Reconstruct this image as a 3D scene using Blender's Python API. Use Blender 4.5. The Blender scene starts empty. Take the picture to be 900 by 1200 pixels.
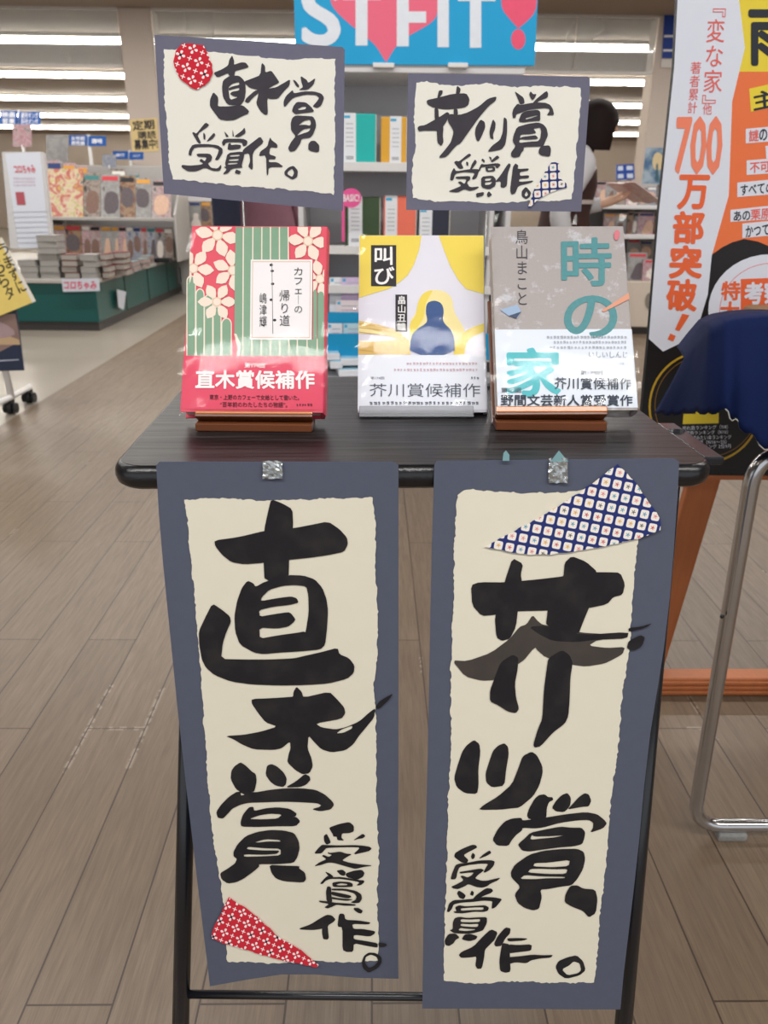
import bpy, bmesh, math, random
from mathutils import Vector, Matrix
from mathutils.geometry import tessellate_polygon
random.seed(7)
SC = bpy.context.scene
COL = SC.collection
# ------------------------------------------------------------------ camera
H = 1.0; FPX = 900.0
PITCH = math.atan(365 / 900); ROLL = math.radians(.64); YAW = math.radians(-1.0)
_c, _s = math.cos(YAW), math.sin(YAW)
CR = Vector((_c, _s, 0)); FH = Vector((-_s, _c, 0)); ZU = Vector((0, 0, 1))
CF = FH * math.cos(PITCH) - ZU * math.sin(PITCH)
CU = FH * math.sin(PITCH) + ZU * math.cos(PITCH)
EYE = Vector((0, 0, H))
cam = bpy.data.cameras.new('camera'); camo = bpy.data.objects.new('camera', cam); COL.objects.link(camo)
cx = CR * math.cos(ROLL) + CU * math.sin(ROLL); cy = -CR * math.sin(ROLL) + CU * math.cos(ROLL)
mm = Matrix((cx, cy, -CF)).transposed().to_4x4(); mm.translation = EYE
camo.matrix_world = mm
cam.sensor_fit = 'VERTICAL'; cam.sensor_height = 36; cam.lens = 27
cam.dof.use_dof = True; cam.dof.focus_distance = .72; cam.dof.aperture_fstop = 11
cam.clip_start = .02
SC.camera = camo
# ------------------------------------------------------------------ light and exposure
SC.view_settings.view_transform = 'Standard'; SC.view_settings.look = 'None'
SC.view_settings.gamma = 1; SC.view_settings.use_curve_mapping = False
SC.view_settings.exposure = 0.0
w = bpy.data.worlds.new('daylight'); SC.world = w; w.use_nodes = True
w.node_tree.nodes['Background'].inputs[0].default_value = (.93, .96, 1, 1)
w.node_tree.nodes['Background'].inputs[1].default_value = .95
def area(name, loc, sx, sy, power, col=(1, .98, .95), rot=(0, 0, 0)):
    l = bpy.data.lights.new(name, 'AREA'); l.shape = 'RECTANGLE'; l.size = sx; l.size_y = sy; l.energy = power; l.color = col
    o = bpy.data.objects.new(name, l); o.location = loc; o.rotation_euler = rot; COL.objects.link(o); return o
area('ceiling_lamp_row', (0, -.64, 2.86), 7, .12, 130)
area('ceiling_lamp_row', (0, 2.5, 2.86), 9, .16, 110)
area('ceiling_lamp_row', (-1, 5.5, 2.86), 11, .16, 170)
area('ceiling_lamp_row', (-1, 7.9, 2.86), 12, .16, 170)
# ------------------------------------------------------------------ helpers
def ray(x, y):
    dx, dy = x - 450, y - 600
    a = dx * math.cos(ROLL) + dy * math.sin(ROLL); b = -dx * math.sin(ROLL) + dy * math.cos(ROLL)
    return CF + CR * a / FPX - CU * b / FPX
def atz(x, y, z): d = ray(x, y); return EYE + d * ((z - H) / d.z)
def aty(x, y, Y): d = ray(x, y); return EYE + d * (Y / d.y)
def dep(x, y, zc): return EYE + ray(x, y) * zc
def lin(c):
    return tuple(((v / 255) / 12.92 if v / 255 <= .04045 else ((v / 255 + .055) / 1.055) ** 2.4) for v in c) + (1,)
class Plane:
    """a flat surface in the shop: origin o, local x, local y, local z towards the viewer"""
    def __init__(s, o, x, y):
        s.o = o; s.x = x.normalized(); s.y = (y - s.x * y.dot(s.x)).normalized(); s.z = s.x.cross(s.y)
        s.M = Matrix((s.x, s.y, s.z)).transposed().to_4x4(); s.M.translation = o
    def px(s, x, y, z=0.0):
        d = ray(x, y); t = ((s.o + s.z * z) - EYE).dot(s.z) / d.dot(s.z); q = EYE + d * t - s.o
        return Vector((q.dot(s.x), q.dot(s.y), z))
def yplane(x, y, Y): return Plane(aty(x, y, Y), Vector((1, 0, 0)), Vector((0, 0, 1)))
def crop(x0, y0, s):
    def f(t): 
        out = []
        for q in t.split():
            a, b = q.split(','); out.append((x0 + float(a) / s, y0 + float(b) / s))
        return out
    return f
ID = crop(0, 0, 1)
def chaikin(p, n=1, r=.25):
    for _ in range(n):
        q = []
        for i in range(len(p)):
            a, b = p[i], p[(i + 1) % len(p)]
            q += [(a[0] + (b[0] - a[0]) * r, a[1] + (b[1] - a[1]) * r), (a[0] + (b[0] - a[0]) * (1 - r), a[1] + (b[1] - a[1]) * (1 - r))]
        p = q
    return p
def rect(x0, y0, x1, y1): return [(x0, y0), (x1, y0), (x1, y1), (x0, y1)]
def ell(cx, cy, rx, ry, n=24, rot=0):
    out = []
    for i in range(n):
        a = 2 * math.pi * i / n; u, v = rx * math.cos(a), ry * math.sin(a)
        out.append((cx + u * math.cos(rot) - v * math.sin(rot), cy + u * math.sin(rot) + v * math.cos(rot)))
    return out
def torn(p, amp=1.6, step=4.0):
    """roughens an outline the way hand-torn paper is rough"""
    out = []
    for i in range(len(p)):
        a, b = p[i], p[(i + 1) % len(p)]
        L = math.hypot(b[0] - a[0], b[1] - a[1]); n = max(1, int(L / step)); nx, ny = -(b[1] - a[1]) / (L or 1), (b[0] - a[0]) / (L or 1)
        for k in range(n):
            t = k / n; j = random.uniform(-amp, amp) * (.35 + .5 * abs(math.sin(k * .37 + i))) + amp * .8 * math.sin((k * step) * .21 + i * 2.1) * math.sin((k * step) * .083 + i) * min(1, k / 3, (n - k) / 3)
            out.append((a[0] + (b[0] - a[0]) * t + nx * j, a[1] + (b[1] - a[1]) * t + ny * j))
    return out
# ---- materials
MC = {}
def nodes(m): return m.node_tree.nodes, m.node_tree.links
def mat(name, col, rough=.6, metal=0, var=.06, scale=30, bump=0, spec=.4, coat=0, emit=None, trans=0, stretch=(1, 1, 1), alpha=1):
    if name in MC: return MC[name]
    m = bpy.data.materials.new(name); m.use_nodes = True; n, l = nodes(m); b = n['Principled BSDF']
    c = lin(col)
    b.inputs['Roughness'].default_value = rough; b.inputs['Metallic'].default_value = metal
    b.inputs['Specular IOR Level'].default_value = spec; b.inputs['Coat Weight'].default_value = coat; b.inputs['Coat Roughness'].default_value = .12
    b.inputs['Transmission Weight'].default_value = trans; b.inputs['Alpha'].default_value = alpha
    tc = n.new('ShaderNodeTexCoord'); mp = n.new('ShaderNodeMapping'); nz = n.new('ShaderNodeTexNoise')
    mp.inputs['Scale'].default_value = stretch; nz.inputs['Scale'].default_value = scale; nz.inputs['Detail'].default_value = 4
    l.new(tc.outputs['Object'], mp.inputs[0]); l.new(mp.outputs[0], nz.inputs['Vector'])
    mx = n.new('ShaderNodeMix'); mx.data_type = 'RGBA'
    mx.inputs[6].default_value = tuple(max(0, v * (1 - var)) for v in c[:3]) + (1,); mx.inputs[7].default_value = tuple(min(1, v * (1 + var)) for v in c[:3]) + (1,)
    l.new(nz.outputs['Fac'], mx.inputs[0]); l.new(mx.outputs[2], b.inputs['Base Color'])
    if bump:
        bp = n.new('ShaderNodeBump'); bp.inputs['Strength'].default_value = bump; bp.inputs['Distance'].default_value = .002
        l.new(nz.outputs['Fac'], bp.inputs['Height']); l.new(bp.outputs[0], b.inputs['Normal'])
    if emit:
        b.inputs['Emission Color'].default_value = lin(col); b.inputs['Emission Strength'].default_value = emit
    MC[name] = m; return m
def math_node(n, l, op, a, b=None, c=None):
    q = n.new('ShaderNodeMath'); q.operation = op
    for i, v in enumerate((a, b, c)):
        if v is None: continue
        if isinstance(v, (int, float)): q.inputs[i].default_value = v
        else: l.new(v, q.inputs[i])
    return q.outputs[0]
def mixc(n, l, fac, a, b):
    q = n.new('ShaderNodeMix'); q.data_type = 'RGBA'
    if isinstance(fac, (int, float)): q.inputs[0].default_value = fac
    else: l.new(fac, q.inputs[0])
    for i, v in ((6, a), (7, b)):
        if isinstance(v, tuple): q.inputs[i].default_value = v
        else: l.new(v, q.inputs[i])
    return q.outputs[2]
def blotch(name, cols, scale=14, rough=.35):
    """a printed colour cover: a voronoi patchwork of a few inks"""
    if name in MC: return MC[name]
    m = bpy.data.materials.new(name); m.use_nodes = True; n, l = nodes(m); b = n['Principled BSDF']; b.inputs['Roughness'].default_value = rough
    tc = n.new('ShaderNodeTexCoord'); nz = n.new('ShaderNodeTexNoise'); nz.inputs['Scale'].default_value = scale; nz.inputs['Detail'].default_value = 5
    nz.inputs['Distortion'].default_value = 1.2
    l.new(tc.outputs['Object'], nz.inputs['Vector']); rp = n.new('ShaderNodeValToRGB'); rp.color_ramp.interpolation = 'B_SPLINE'
    k = len(cols); e = rp.color_ramp.elements
    while len(e) < k: e.new(.5)
    for i, c in enumerate(cols): e[i].position = .32 + .36 * i / max(1, k - 1); e[i].color = lin(c)
    l.new(nz.outputs['Fac'], rp.inputs[0]); l.new(rp.outputs[0], b.inputs['Base Color']); MC[name] = m; return m
# ---- objects
def tag(o, label=None, cat=None, group=None, kind=None):
    if label: o['label'] = label
    if cat: o['category'] = cat
    if group: o['group'] = group
    if kind: o['kind'] = kind
    return o
def empty(name, loc=(0, 0, 0), rz=0, M=None):
    o = bpy.data.objects.new(name, None); COL.objects.link(o); o.empty_display_size = .05
    if M is not None: o.matrix_world = M
    else: o.location = loc; o.rotation_euler = (0, 0, rz)
    return o
class MB:
    def __init__(s): s.bm = bmesh.new(); s.mats = []
    def mi(s, m):
        if m not in s.mats: s.mats.append(m)
        return s.mats.index(m)
    def face(s, pts, m):
        f = s.bm.faces.new([s.bm.verts.new(p) for p in pts]); f.material_index = s.mi(m); return f
    def loops(s, loops, m, thick=0):
        """filled outline with holes, 3d points, facing +z of the first loop's plane"""
        i = s.mi(m); L = []
        for lp in loops:
            q = []
            for p in lp:
                p = Vector(p)
                if not q or (p - q[-1]).length > 1e-7: q.append(p)
            if len(q) > 2 and (q[0] - q[-1]).length < 1e-7: q.pop()
            L.append(q)
        flat = [p for q in L for p in q]; tris = tessellate_polygon(L)
        top = [s.bm.verts.new(p) for p in flat]; back = [s.bm.verts.new(p - Vector((0, 0, thick))) for p in flat] if thick else None
        for t in tris:
            a, b, c = (flat[k] for k in t); nz = (b - a).cross(c - a).z
            t = t if nz > 0 else t[::-1]
            try: s.bm.faces.new([top[k] for k in t]).material_index = i
            except ValueError: pass
            if thick:
                try: s.bm.faces.new([back[k] for k in t[::-1]]).material_index = i
                except ValueError: pass
        if thick:
            k = 0
            for q in L:
                m_ = len(q); ar = sum(q[j].x * q[(j + 1) % m_].y - q[(j + 1) % m_].x * q[j].y for j in range(m_))
                for j in range(m_):
                    a, b = k + j, k + (j + 1) % m_
                    v = [top[b], top[a], back[a], back[b]] if (ar > 0) == (q is L[0]) else [top[a], top[b], back[b], back[a]]
                    try: s.bm.faces.new(v).material_index = i
                    except ValueError: pass
                k += m_
        return s
    def box(s, c, d, m, rot=None, bev=0):
        r = bmesh.ops.create_cube(s.bm, size=1); vs = r['verts']
        bmesh.ops.scale(s.bm, vec=Vector(d), verts=vs)
        if bev:
            es = list({e for v in vs for e in v.link_edges}); r2 = bmesh.ops.bevel(s.bm, geom=es, offset=bev, segments=2, affect='EDGES', profile=.5)
            vs = list({v for f in r2['faces'] for v in f.verts} | {v for v in vs if v.is_valid})
        T = Matrix.Translation(Vector(c))
        if rot is not None: T = T @ (rot.to_4x4() if hasattr(rot, 'to_4x4') else rot)
        bmesh.ops.transform(s.bm, matrix=T, verts=vs); i = s.mi(m)
        for f in {f for v in vs for f in v.link_faces}: f.material_index = i
        return s
    def ring_loft(s, rings, m, cap=True, closed=True):
        i = s.mi(m); V = [[s.bm.verts.new(p) for p in r] for r in rings]; n = len(V[0])
        for a, b in zip(V, V[1:]):
            for k in range(n if closed else n - 1):
                f = s.bm.faces.new([a[k], a[(k + 1) % n], b[(k + 1) % n], b[k]]); f.material_index = i; f.smooth = True
        if cap:
            s.bm.faces.new(V[0][::-1]).material_index = i; s.bm.faces.new(V[-1]).material_index = i
        return s
    def tube(s, pts, r, m, n=12, smooth=True, cap=True):
        P = [Vector(p) for p in pts]; R = r if isinstance(r, (list, tuple)) else [r] * len(P); rings = []
        t0 = (P[1] - P[0]).normalized(); u = t0.orthogonal().normalized()
        for k, p in enumerate(P):
            t = ((P[min(k + 1, len(P) - 1)] - P[max(k - 1, 0)])).normalized(); u = (u - t * u.dot(t)).normalized(); v = t.cross(u)
            rings.append([p + (u * math.cos(2 * math.pi * j / n) + v * math.sin(2 * math.pi * j / n)) * R[k] for j in range(n)])
        return s.ring_loft(rings, m, cap)
    def sphere(s, c, d, m, seg=16):
        r = bmesh.ops.create_uvsphere(s.bm, u_segments=seg, v_segments=seg // 2 + 2, radius=.5)
        bmesh.ops.transform(s.bm, matrix=Matrix.Translation(Vector(c)) @ Matrix.Diagonal(Vector(d).to_4d()), verts=r['verts']); i = s.mi(m)
        for f in {f for v in r['verts'] for f in v.link_faces}: f.material_index = i; f.smooth = True
        return s
    def build(s, name, parent=None, fix=True):
        if fix: bmesh.ops.recalc_face_normals(s.bm, faces=s.bm.faces)
        me = bpy.data.meshes.new(name); s.bm.to_mesh(me); s.bm.free()
        for m in s.mats: me.materials.append(m)
        o = bpy.data.objects.new(name, me); COL.objects.link(o)
        if parent: o.parent = parent
        return o
def rounded(pts, n=6, r=.03):
    """fillet the corners of a 3d polyline"""
    P = [Vector(p) for p in pts]; out = [P[0]]
    for a, b, c in zip(P, P[1:], P[2:]):
        u = (a - b); v = (c - b); k = min(r, u.length * .48, v.length * .48); p0 = b + u.normalized() * k; p1 = b + v.normalized() * k
        for i in range(n + 1):
            t = i / n; out.append(p0 * (1 - t) ** 2 + b * 2 * t * (1 - t) + p1 * t * t)
    return out + [P[-1]]
def sheet(name, pl, outline, m, parent, z=0, thick=.0003, holes=()):
    b = MB(); b.loops([[pl.px(x, y, z) for x, y in outline]] + [[pl.px(x, y, z) for x, y in h] for h in holes], m, thick); return b.build(name, parent, False)
def art(pl, items, name, parent, z=.0003, dz=.00012):
    """printed artwork: a list of (outline or [outline, holes...], material), later ones lie over earlier ones"""
    b = MB()
    for k, (o, m) in enumerate(items):
        lp = o if isinstance(o[0], list) else [o]
        b.loops([[pl.px(x, y, z + k * dz) for x, y in q] for q in lp], m)
    return b.build(name, parent, False)
def text(pl, body, q, m, parent, name='printed_text', z=.001, bold=0, vertical=False, mir=None):
    c = bpy.data.curves.new('glyphs', 'FONT'); c.body = '\n'.join(body) if vertical else body
    c.resolution_u = 6 if len(body) <= 2 else 2; c.offset = min(0, bold); c.align_x = 'CENTER' if vertical else 'LEFT'; c.space_line = 1.02 if vertical else 1
    o = bpy.data.objects.new('glyphs', c); COL.objects.link(o); dg = bpy.context.evaluated_depsgraph_get(); dg.update()
    me = bpy.data.meshes.new_from_object(o.evaluated_get(dg)); bpy.data.objects.remove(o); bpy.data.curves.remove(c)
    xs = [v.co.x for v in me.vertices]; ys = [v.co.y for v in me.vertices]; x0, x1, y0, y1 = min(xs), max(xs), min(ys), max(ys)
    if len(q) == 4 and not isinstance(q[0], tuple): q = rect(*q)
    (ax, ay), (bx, by), (cx_, cy_), (dx, dy) = q
    for v in me.vertices:
        u = (v.co.x - x0) / (x1 - x0); t = (y1 - v.co.y) / (y1 - y0)
        X = (ax * (1 - u) + bx * u) * (1 - t) + (dx * (1 - u) + cx_ * u) * t; Y = (ay * (1 - u) + by * u) * (1 - t) + (dy * (1 - u) + cy_ * u) * t
        v.co = pl.px(X, Y, z)
    if bold > 0:
        bm = bmesh.new(); bm.from_mesh(me); base = list(bm.faces); W_ = (x1 - x0) / max(1, len(max(body.split(chr(10)), key=len)) if not vertical else 1)
        wpx = (math.hypot(bx - ax, by - ay) / (x1 - x0)); hpx = math.hypot(dx - ax, dy - ay) / (y1 - y0)
        e1 = pl.px(ax + (bx - ax) / max(1e-6, math.hypot(bx - ax, by - ay)), ay + (by - ay) / max(1e-6, math.hypot(bx - ax, by - ay)), z) - pl.px(ax, ay, z); e2 = pl.px(ax, ay + 1, z) - pl.px(ax, ay, z)
        for k in range(8):
            a = k * math.pi / 4; off = e1 * (bold * wpx * math.cos(a)) + e2 * (bold * hpx * math.sin(a)) + Vector((0, 0, 2e-6 * (k + 1)))
            r = bmesh.ops.duplicate(bm, geom=base + list({v for f_ in base for v in f_.verts})); bmesh.ops.translate(bm, vec=off, verts=[v for v in r['geom'] if isinstance(v, bmesh.types.BMVert)])
        bm.to_mesh(me); bm.free()
    me.materials.clear(); me.materials.append(m)
    for p in me.polygons: p.material_index = 0
    me.name = name; o = bpy.data.objects.new(name, me); COL.objects.link(o); o.parent = parent; return o
def brush(pl, f, strokes, m, parent, z, name='brush_character', label=None):
    b = MB()
    for k, st in enumerate(strokes):
        lp = [chaikin(f(q), 1, .17) for q in st.split('|')]
        b.loops([[pl.px(x, y, z + k * .00003) for x, y in q] for q in lp], m)
    o = b.build(name, parent, False)
    if label: o['label'] = label
    return o
def greek(pl, q, n, m, parent, z=.001, name='fine_print', seed=1):
    """a line of print too fine to read: a row of small ink dashes"""
    r = random.Random(seed); b = MB(); x0, y0, x1, y1 = q; h = y1 - y0
    for i in range(n):
        a = x0 + (x1 - x0) * i / n; wd = (x1 - x0) / n * r.uniform(.45, .8)
        for (u0, v0, u1, v1) in ((0, r.uniform(0, .2), 1, .34), (.2, .3, .45, 1), (.6, .45, 1, r.uniform(.7, 1))):
            b.loops([[pl.px(*p, z) for p in rect(a + wd * u0, y0 + h * v0, a + wd * u1, y0 + h * v1)]], m)
    return b.build(name, parent, False)
def uvmap(o, fn):
    uv = o.data.uv_layers.new(name='print')
    for lp in o.data.loops: uv.data[lp.index].uv = fn(o.data.vertices[lp.vertex_index].co)
# ================================================================== the setting
floor_wear = (-.53, 1.30, 0)
def floor_material():
    m = bpy.data.materials.new('wood_plank_floor'); m.use_nodes = True; n, l = nodes(m); b = n['Principled BSDF']
    tc = n.new('ShaderNodeTexCoord'); sp = n.new('ShaderNodeSeparateXYZ'); l.new(tc.outputs['Object'], sp.inputs[0])
    cb = n.new('ShaderNodeCombineXYZ'); l.new(math_node(n, l, 'ADD', sp.outputs['Y'], .2116), cb.inputs[0]); l.new(math_node(n, l, 'ADD', sp.outputs['X'], .348 + 1.15), cb.inputs[1])
    br = n.new('ShaderNodeTexBrick'); br.inputs['Scale'].default_value = 1; br.inputs['Brick Width'].default_value = .92; br.inputs['Row Height'].default_value = .1155
    br.inputs['Mortar Size'].default_value = .0015; br.inputs['Mortar Smooth'].default_value = .2; br.inputs['Bias'].default_value = -.1
    br.offset = .37; br.offset_frequency = 2
    br.inputs['Color1'].default_value = lin((142, 123, 103)); br.inputs['Color2'].default_value = lin((126, 108, 89)); br.inputs['Mortar'].default_value = lin((72, 58, 48))
    l.new(cb.outputs[0], br.inputs['Vector'])
    mp = n.new('ShaderNodeMapping'); mp.inputs['Scale'].default_value = (1.3, 22, 1); l.new(cb.outputs[0], mp.inputs[0])
    # each board gets its own grain
    wn = n.new('ShaderNodeTexNoise'); wn.inputs['Scale'].default_value = 5; wn.inputs['Detail'].default_value = 6; wn.inputs['Distortion'].default_value = .9; l.new(mp.outputs[0], wn.inputs['Vector'])
    fine = n.new('ShaderNodeTexNoise'); mp2 = n.new('ShaderNodeMapping'); mp2.inputs['Scale'].default_value = (6, 160, 1); l.new(cb.outputs[0], mp2.inputs[0]); l.new(mp2.outputs[0], fine.inputs['Vector'])
    fine.inputs['Scale'].default_value = 3; fine.inputs['Detail'].default_value = 3
    c1 = mixc(n, l, math_node(n, l, 'POWER', wn.outputs['Fac'], 1.7), br.outputs['Color'], lin((86, 72, 59)))
    c2 = mixc(n, l, math_node(n, l, 'POWER', fine.outputs['Fac'], 2.0), c1, lin((84, 70, 57)))
    # scuffed pale patches along some joints
    bg = n.new('ShaderNodeTexNoise'); bg.inputs['Scale'].default_value = 2.1; bg.inputs['Detail'].default_value = 5; l.new(cb.outputs[0], bg.inputs['Vector'])
    br2 = n.new('ShaderNodeTexBrick'); br2.inputs['Scale'].default_value = 1; br2.inputs['Brick Width'].default_value = .92; br2.inputs['Row Height'].default_value = .1155; br2.offset = .37
    br2.inputs['Mortar Size'].default_value = .009; br2.inputs['Mortar Smooth'].default_value = 1; l.new(cb.outputs[0], br2.inputs['Vector'])
    scr = n.new('ShaderNodeTexNoise'); scr.inputs['Scale'].default_value = 60; scr.inputs['Detail'].default_value = 4; l.new(cb.outputs[0], scr.inputs['Vector'])
    vd = n.new('ShaderNodeVectorMath'); vd.operation = 'DISTANCE'; l.new(tc.outputs['Object'], vd.inputs[0]); vd.inputs[1].default_value = floor_wear
    wear = math_node(n, l, 'MAXIMUM', math_node(n, l, 'GREATER_THAN', bg.outputs['Fac'], .63), math_node(n, l, 'LESS_THAN', vd.outputs['Value'], .15))
    sc = math_node(n, l, 'MULTIPLY', wear, math_node(n, l, 'MULTIPLY', br2.outputs['Fac'], math_node(n, l, 'GREATER_THAN', scr.outputs['Fac'], .5)))
    c3 = mixc(n, l, math_node(n, l, 'MULTIPLY', sc, .75), c2, lin((168, 156, 141)))
    c4 = mixc(n, l, br.outputs['Fac'], c3, lin((66, 53, 44)))
    l.new(c4, b.inputs['Base Color']); b.inputs['Roughness'].default_value = .38; b.inputs['Specular IOR Level'].default_value = .45
    rr = math_node(n, l, 'ADD', math_node(n, l, 'MULTIPLY', wn.outputs['Fac'], .2), .27); l.new(rr, b.inputs['Roughness'])
    bp = n.new('ShaderNodeBump'); bp.inputs['Strength'].default_value = .25; bp.inputs['Distance'].default_value = .001
    hh = math_node(n, l, 'SUBTRACT', math_node(n, l, 'MULTIPLY', fine.outputs['Fac'], .5), br.outputs['Fac']); l.new(hh, bp.inputs['Height']); l.new(bp.outputs[0], b.inputs['Normal'])
    return m
XB = -1.75
b = MB(); b.box(((XB + 9) / 2, 12, -.025), (9 - XB, 32, .05), floor_material()); tag(b.build('floor'), kind='structure')
vin = mat('vinyl_floor', (152, 143, 131), .3, var=.05, scale=3)
b = MB(); b.box(((XB - 16) / 2, 12, -.025), (16 + XB, 32, .05), vin); tag(b.build('floor'), kind='structure')
ceilm = mat('ceiling_board', (160, 144, 129), .8, var=.03, scale=2)
b = MB(); b.box((-3.5, 12, 2.95), (25, 32, .1), ceilm); tag(b.build('ceiling'), kind='structure')
wallm = mat('beige_wall', (196, 182, 168), .8, var=.03, scale=1.5)
b = MB(); b.box((-3.5, 28.05, 1.45), (25, .1, 2.9), wallm); tag(b.build('wall_back'), kind='structure')
b = MB(); b.box((-16.05, 12, 1.45), (.1, 32, 2.9), wallm); tag(b.build('wall_left'), kind='structure')
b = MB(); b.box((9.05, 12, 1.45), (.1, 32, 2.9), wallm); tag(b.build('wall_right'), kind='structure')
YP = 9.75
def pillar(name, x0, x1):
    b = MB(); b.box(((x0 + x1) / 2, YP + .15, 1.45), (x1 - x0, .3, 2.9), mat('pillar_paint', (204, 190, 178), .75, var=.03, scale=3), bev=.012)
    b.box(((x0 + x1) / 2, YP + .15, .04), (x1 - x0 + .02, .32, .08), mat('pillar_skirting', (120, 108, 98)))
    return tag(b.build(name), kind='structure')
PLX0, PLX1 = aty(137, 12, YP).x, aty(176, 12, YP).x
pillar('wall_pillar_left', PLX0, PLX1)
PRX0 = aty(773, 25, YP).x
pillar('wall_pillar_right', PRX0, PRX0 + .8)
# hanging smoke barrier: a row of glass panes in line with the pillars
def haze_glass():
    m = bpy.data.materials.new('smoky_glass'); m.use_nodes = True; n, l = nodes(m); n.remove(n['Principled BSDF']); o = n['Material Output']
    t = n.new('ShaderNodeBsdfTransparent'); t.inputs[0].default_value = (.93, .94, .94, 1); g = n.new('ShaderNodeBsdfGlossy'); g.inputs['Roughness'].default_value = .03
    d = n.new('ShaderNodeBsdfDiffuse'); d.inputs[0].default_value = (.62, .62, .60, 1); fr = n.new('ShaderNodeFresnel'); fr.inputs[0].default_value = 1.45
    nz = n.new('ShaderNodeTexNoise'); nz.inputs['Scale'].default_value = 1.4; tc = n.new('ShaderNodeTexCoord'); l.new(tc.outputs['Object'], nz.inputs['Vector'])
    m1 = n.new('ShaderNodeMixShader'); l.new(math_node(n, l, 'ADD', math_node(n, l, 'MULTIPLY', nz.outputs['Fac'], .14), .26), m1.inputs[0]); l.new(t.outputs[0], m1.inputs[1]); l.new(d.outputs[0], m1.inputs[2])
    m2 = n.new('ShaderNodeMixShader'); l.new(fr.outputs[0], m2.inputs[0]); l.new(m1.outputs[0], m2.inputs[1]); l.new(g.outputs[0], m2.inputs[2]); l.new(m2.outputs[0], o.inputs[0]); return m
gl = haze_glass(); rail = mat('barrier_rail', (205, 198, 190), .4, .2)
zb = aty(60, 75, YP).z
sb = tag(empty('smoke_barrier', (0, YP + .02, zb)), 'glass smoke barrier of clear panes hanging from the ceiling in line with the pillars', 'smoke barrier')
for x0, x1 in ((-7.6, -5.25), (-5.25, PLX0 - .005), (PLX1 + .005, -.35), (-.35, PRX0 - .9), (PRX0 - .9, PRX0 - .006)):
    b = MB(); b.box(((x0 + x1) / 2, 0, (2.9 - zb) / 2), (x1 - x0 - .012, .008, 2.9 - zb - .012), gl); b.build('glass_pane', sb)
for x0, x1 in ((-7.6, PLX0 - .005), (PLX1 + .005, PRX0 - .006)):
    b = MB(); b.box(((x0 + x1) / 2, 0, -.012), (x1 - x0, .03, .03), rail, bev=.004); b.build('bottom_rail', sb)
    b = MB(); b.box(((x0 + x1) / 2, 0, 2.9 - zb - .012), (x1 - x0, .03, .024), rail); b.build('top_rail', sb)
# five rows of tube lamps on the ceiling
tubem = mat('lit_tube', (255, 250, 240), .5, emit=24, var=0)
fixm = mat('lamp_trunking', (225, 222, 216), .5)
ROWY = [aty(100, y, 2.86 * 0 + 11).y for y in (47,)]
for k, yy in enumerate((47, 88, 115.5, 135.5, 149.5)):
    p = atz(100, yy, 2.83); Y = p.y
    nm = ('nearest', 'second nearest', 'middle', 'second farthest', 'farthest')[k]
    r = tag(empty('ceiling_light_row', (0, Y, 2.9)), f'{nm} of the five rows of white tube lamps running across the ceiling', 'ceiling light', 'rows of ceiling tube lamps')
    X0 = aty(97, yy, Y).x if k == 0 else aty((0, 4, 70, 117, 55)[k], yy, Y).x
    xs = []; x = X0
    while x > aty(-20, yy, Y).x - 1.3: x -= 1.262
    lim = aty(800, yy, Y).x
    b = MB(); xa = x
    while x < lim:
        t = MB(); t.tube([(x + .012, 0, -.075), (x + .03, 0, -.075), (x + 1.232, 0, -.075), (x + 1.25, 0, -.075)], [.026, .036, .036, .026], tubem, 12); t.build('tube', r); x += 1.262
    b.box(((xa + x) / 2, 0, -.02), (x - xa, .12, .04), fixm, bev=.006); b.build('trunking', r)
# ================================================================== the display table
TZ = .805
blackpipe = mat('black_enamel_pipe', (22, 24, 30), .25, var=.1, scale=20, spec=.6)
def table_top_material():
    m = bpy.data.materials.new('black_wood_grain'); m.use_nodes = True; n, l = nodes(m); b = n['Principled BSDF']
    tc = n.new('ShaderNodeTexCoord'); mp = n.new('ShaderNodeMapping'); mp.inputs['Scale'].default_value = (4, 110, 1); l.new(tc.outputs['Object'], mp.inputs[0])
    nz = n.new('ShaderNodeTexNoise'); nz.inputs['Scale'].default_value = 2; nz.inputs['Detail'].default_value = 4; nz.inputs['Distortion'].default_value = .5; l.new(mp.outputs[0], nz.inputs['Vector'])
    rp = n.new('ShaderNodeValToRGB'); rp.color_ramp.elements[0].position = .35; rp.color_ramp.elements[1].position = .68
    rp.color_ramp.elements[0].color = lin((13, 12, 14)); rp.color_ramp.elements[1].color = lin((58, 55, 57)); l.new(nz.outputs['Fac'], rp.inputs[0]); l.new(rp.outputs[0], b.inputs['Base Color'])
    b.inputs['Roughness'].default_value = .33; b.inputs['Specular IOR Level'].default_value = .12
    bp = n.new('ShaderNodeBump'); bp.inputs['Strength'].default_value = .3; bp.inputs['Distance'].default_value = .0006; l.new(nz.outputs['Fac'], bp.inputs['Height']); l.new(bp.outputs[0], b.inputs['Normal'])
    return m
tb = tag(empty('display_table', (.033, .745, 0), math.radians(1.5)), 'small black folding table with rounded edges holding the three books', 'table')
def rrect(wx, wy, r, z, n=8):
    out = []
    for sx, sy, a0 in ((1, -1, -90), (1, 1, 0), (-1, 1, 90), (-1, -1, 180)):
        for i in range(n + 1):
            a = math.radians(a0 + 90 * i / n); out.append(Vector((sx * (wx / 2 - r) + r * math.cos(a), sy * (wy / 2 - r) + r * math.sin(a), z)))
    return out
TW, TD = .490, .338
b = MB(); b.ring_loft([rrect(TW - d, TD - d, .026 - d / 2 if d < .04 else .01, TZ + z) for d, z in ((.03, -.0205), (.012, -.02), (.003, -.0165), (0, -.011), (.001, -.006), (.006, -.0018), (.012, -.0003))], mat('black_edge_band', (17, 18, 22), .28, var=.15, scale=300, bump=.15, spec=.6)); b.build('edge_band', tb)
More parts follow.
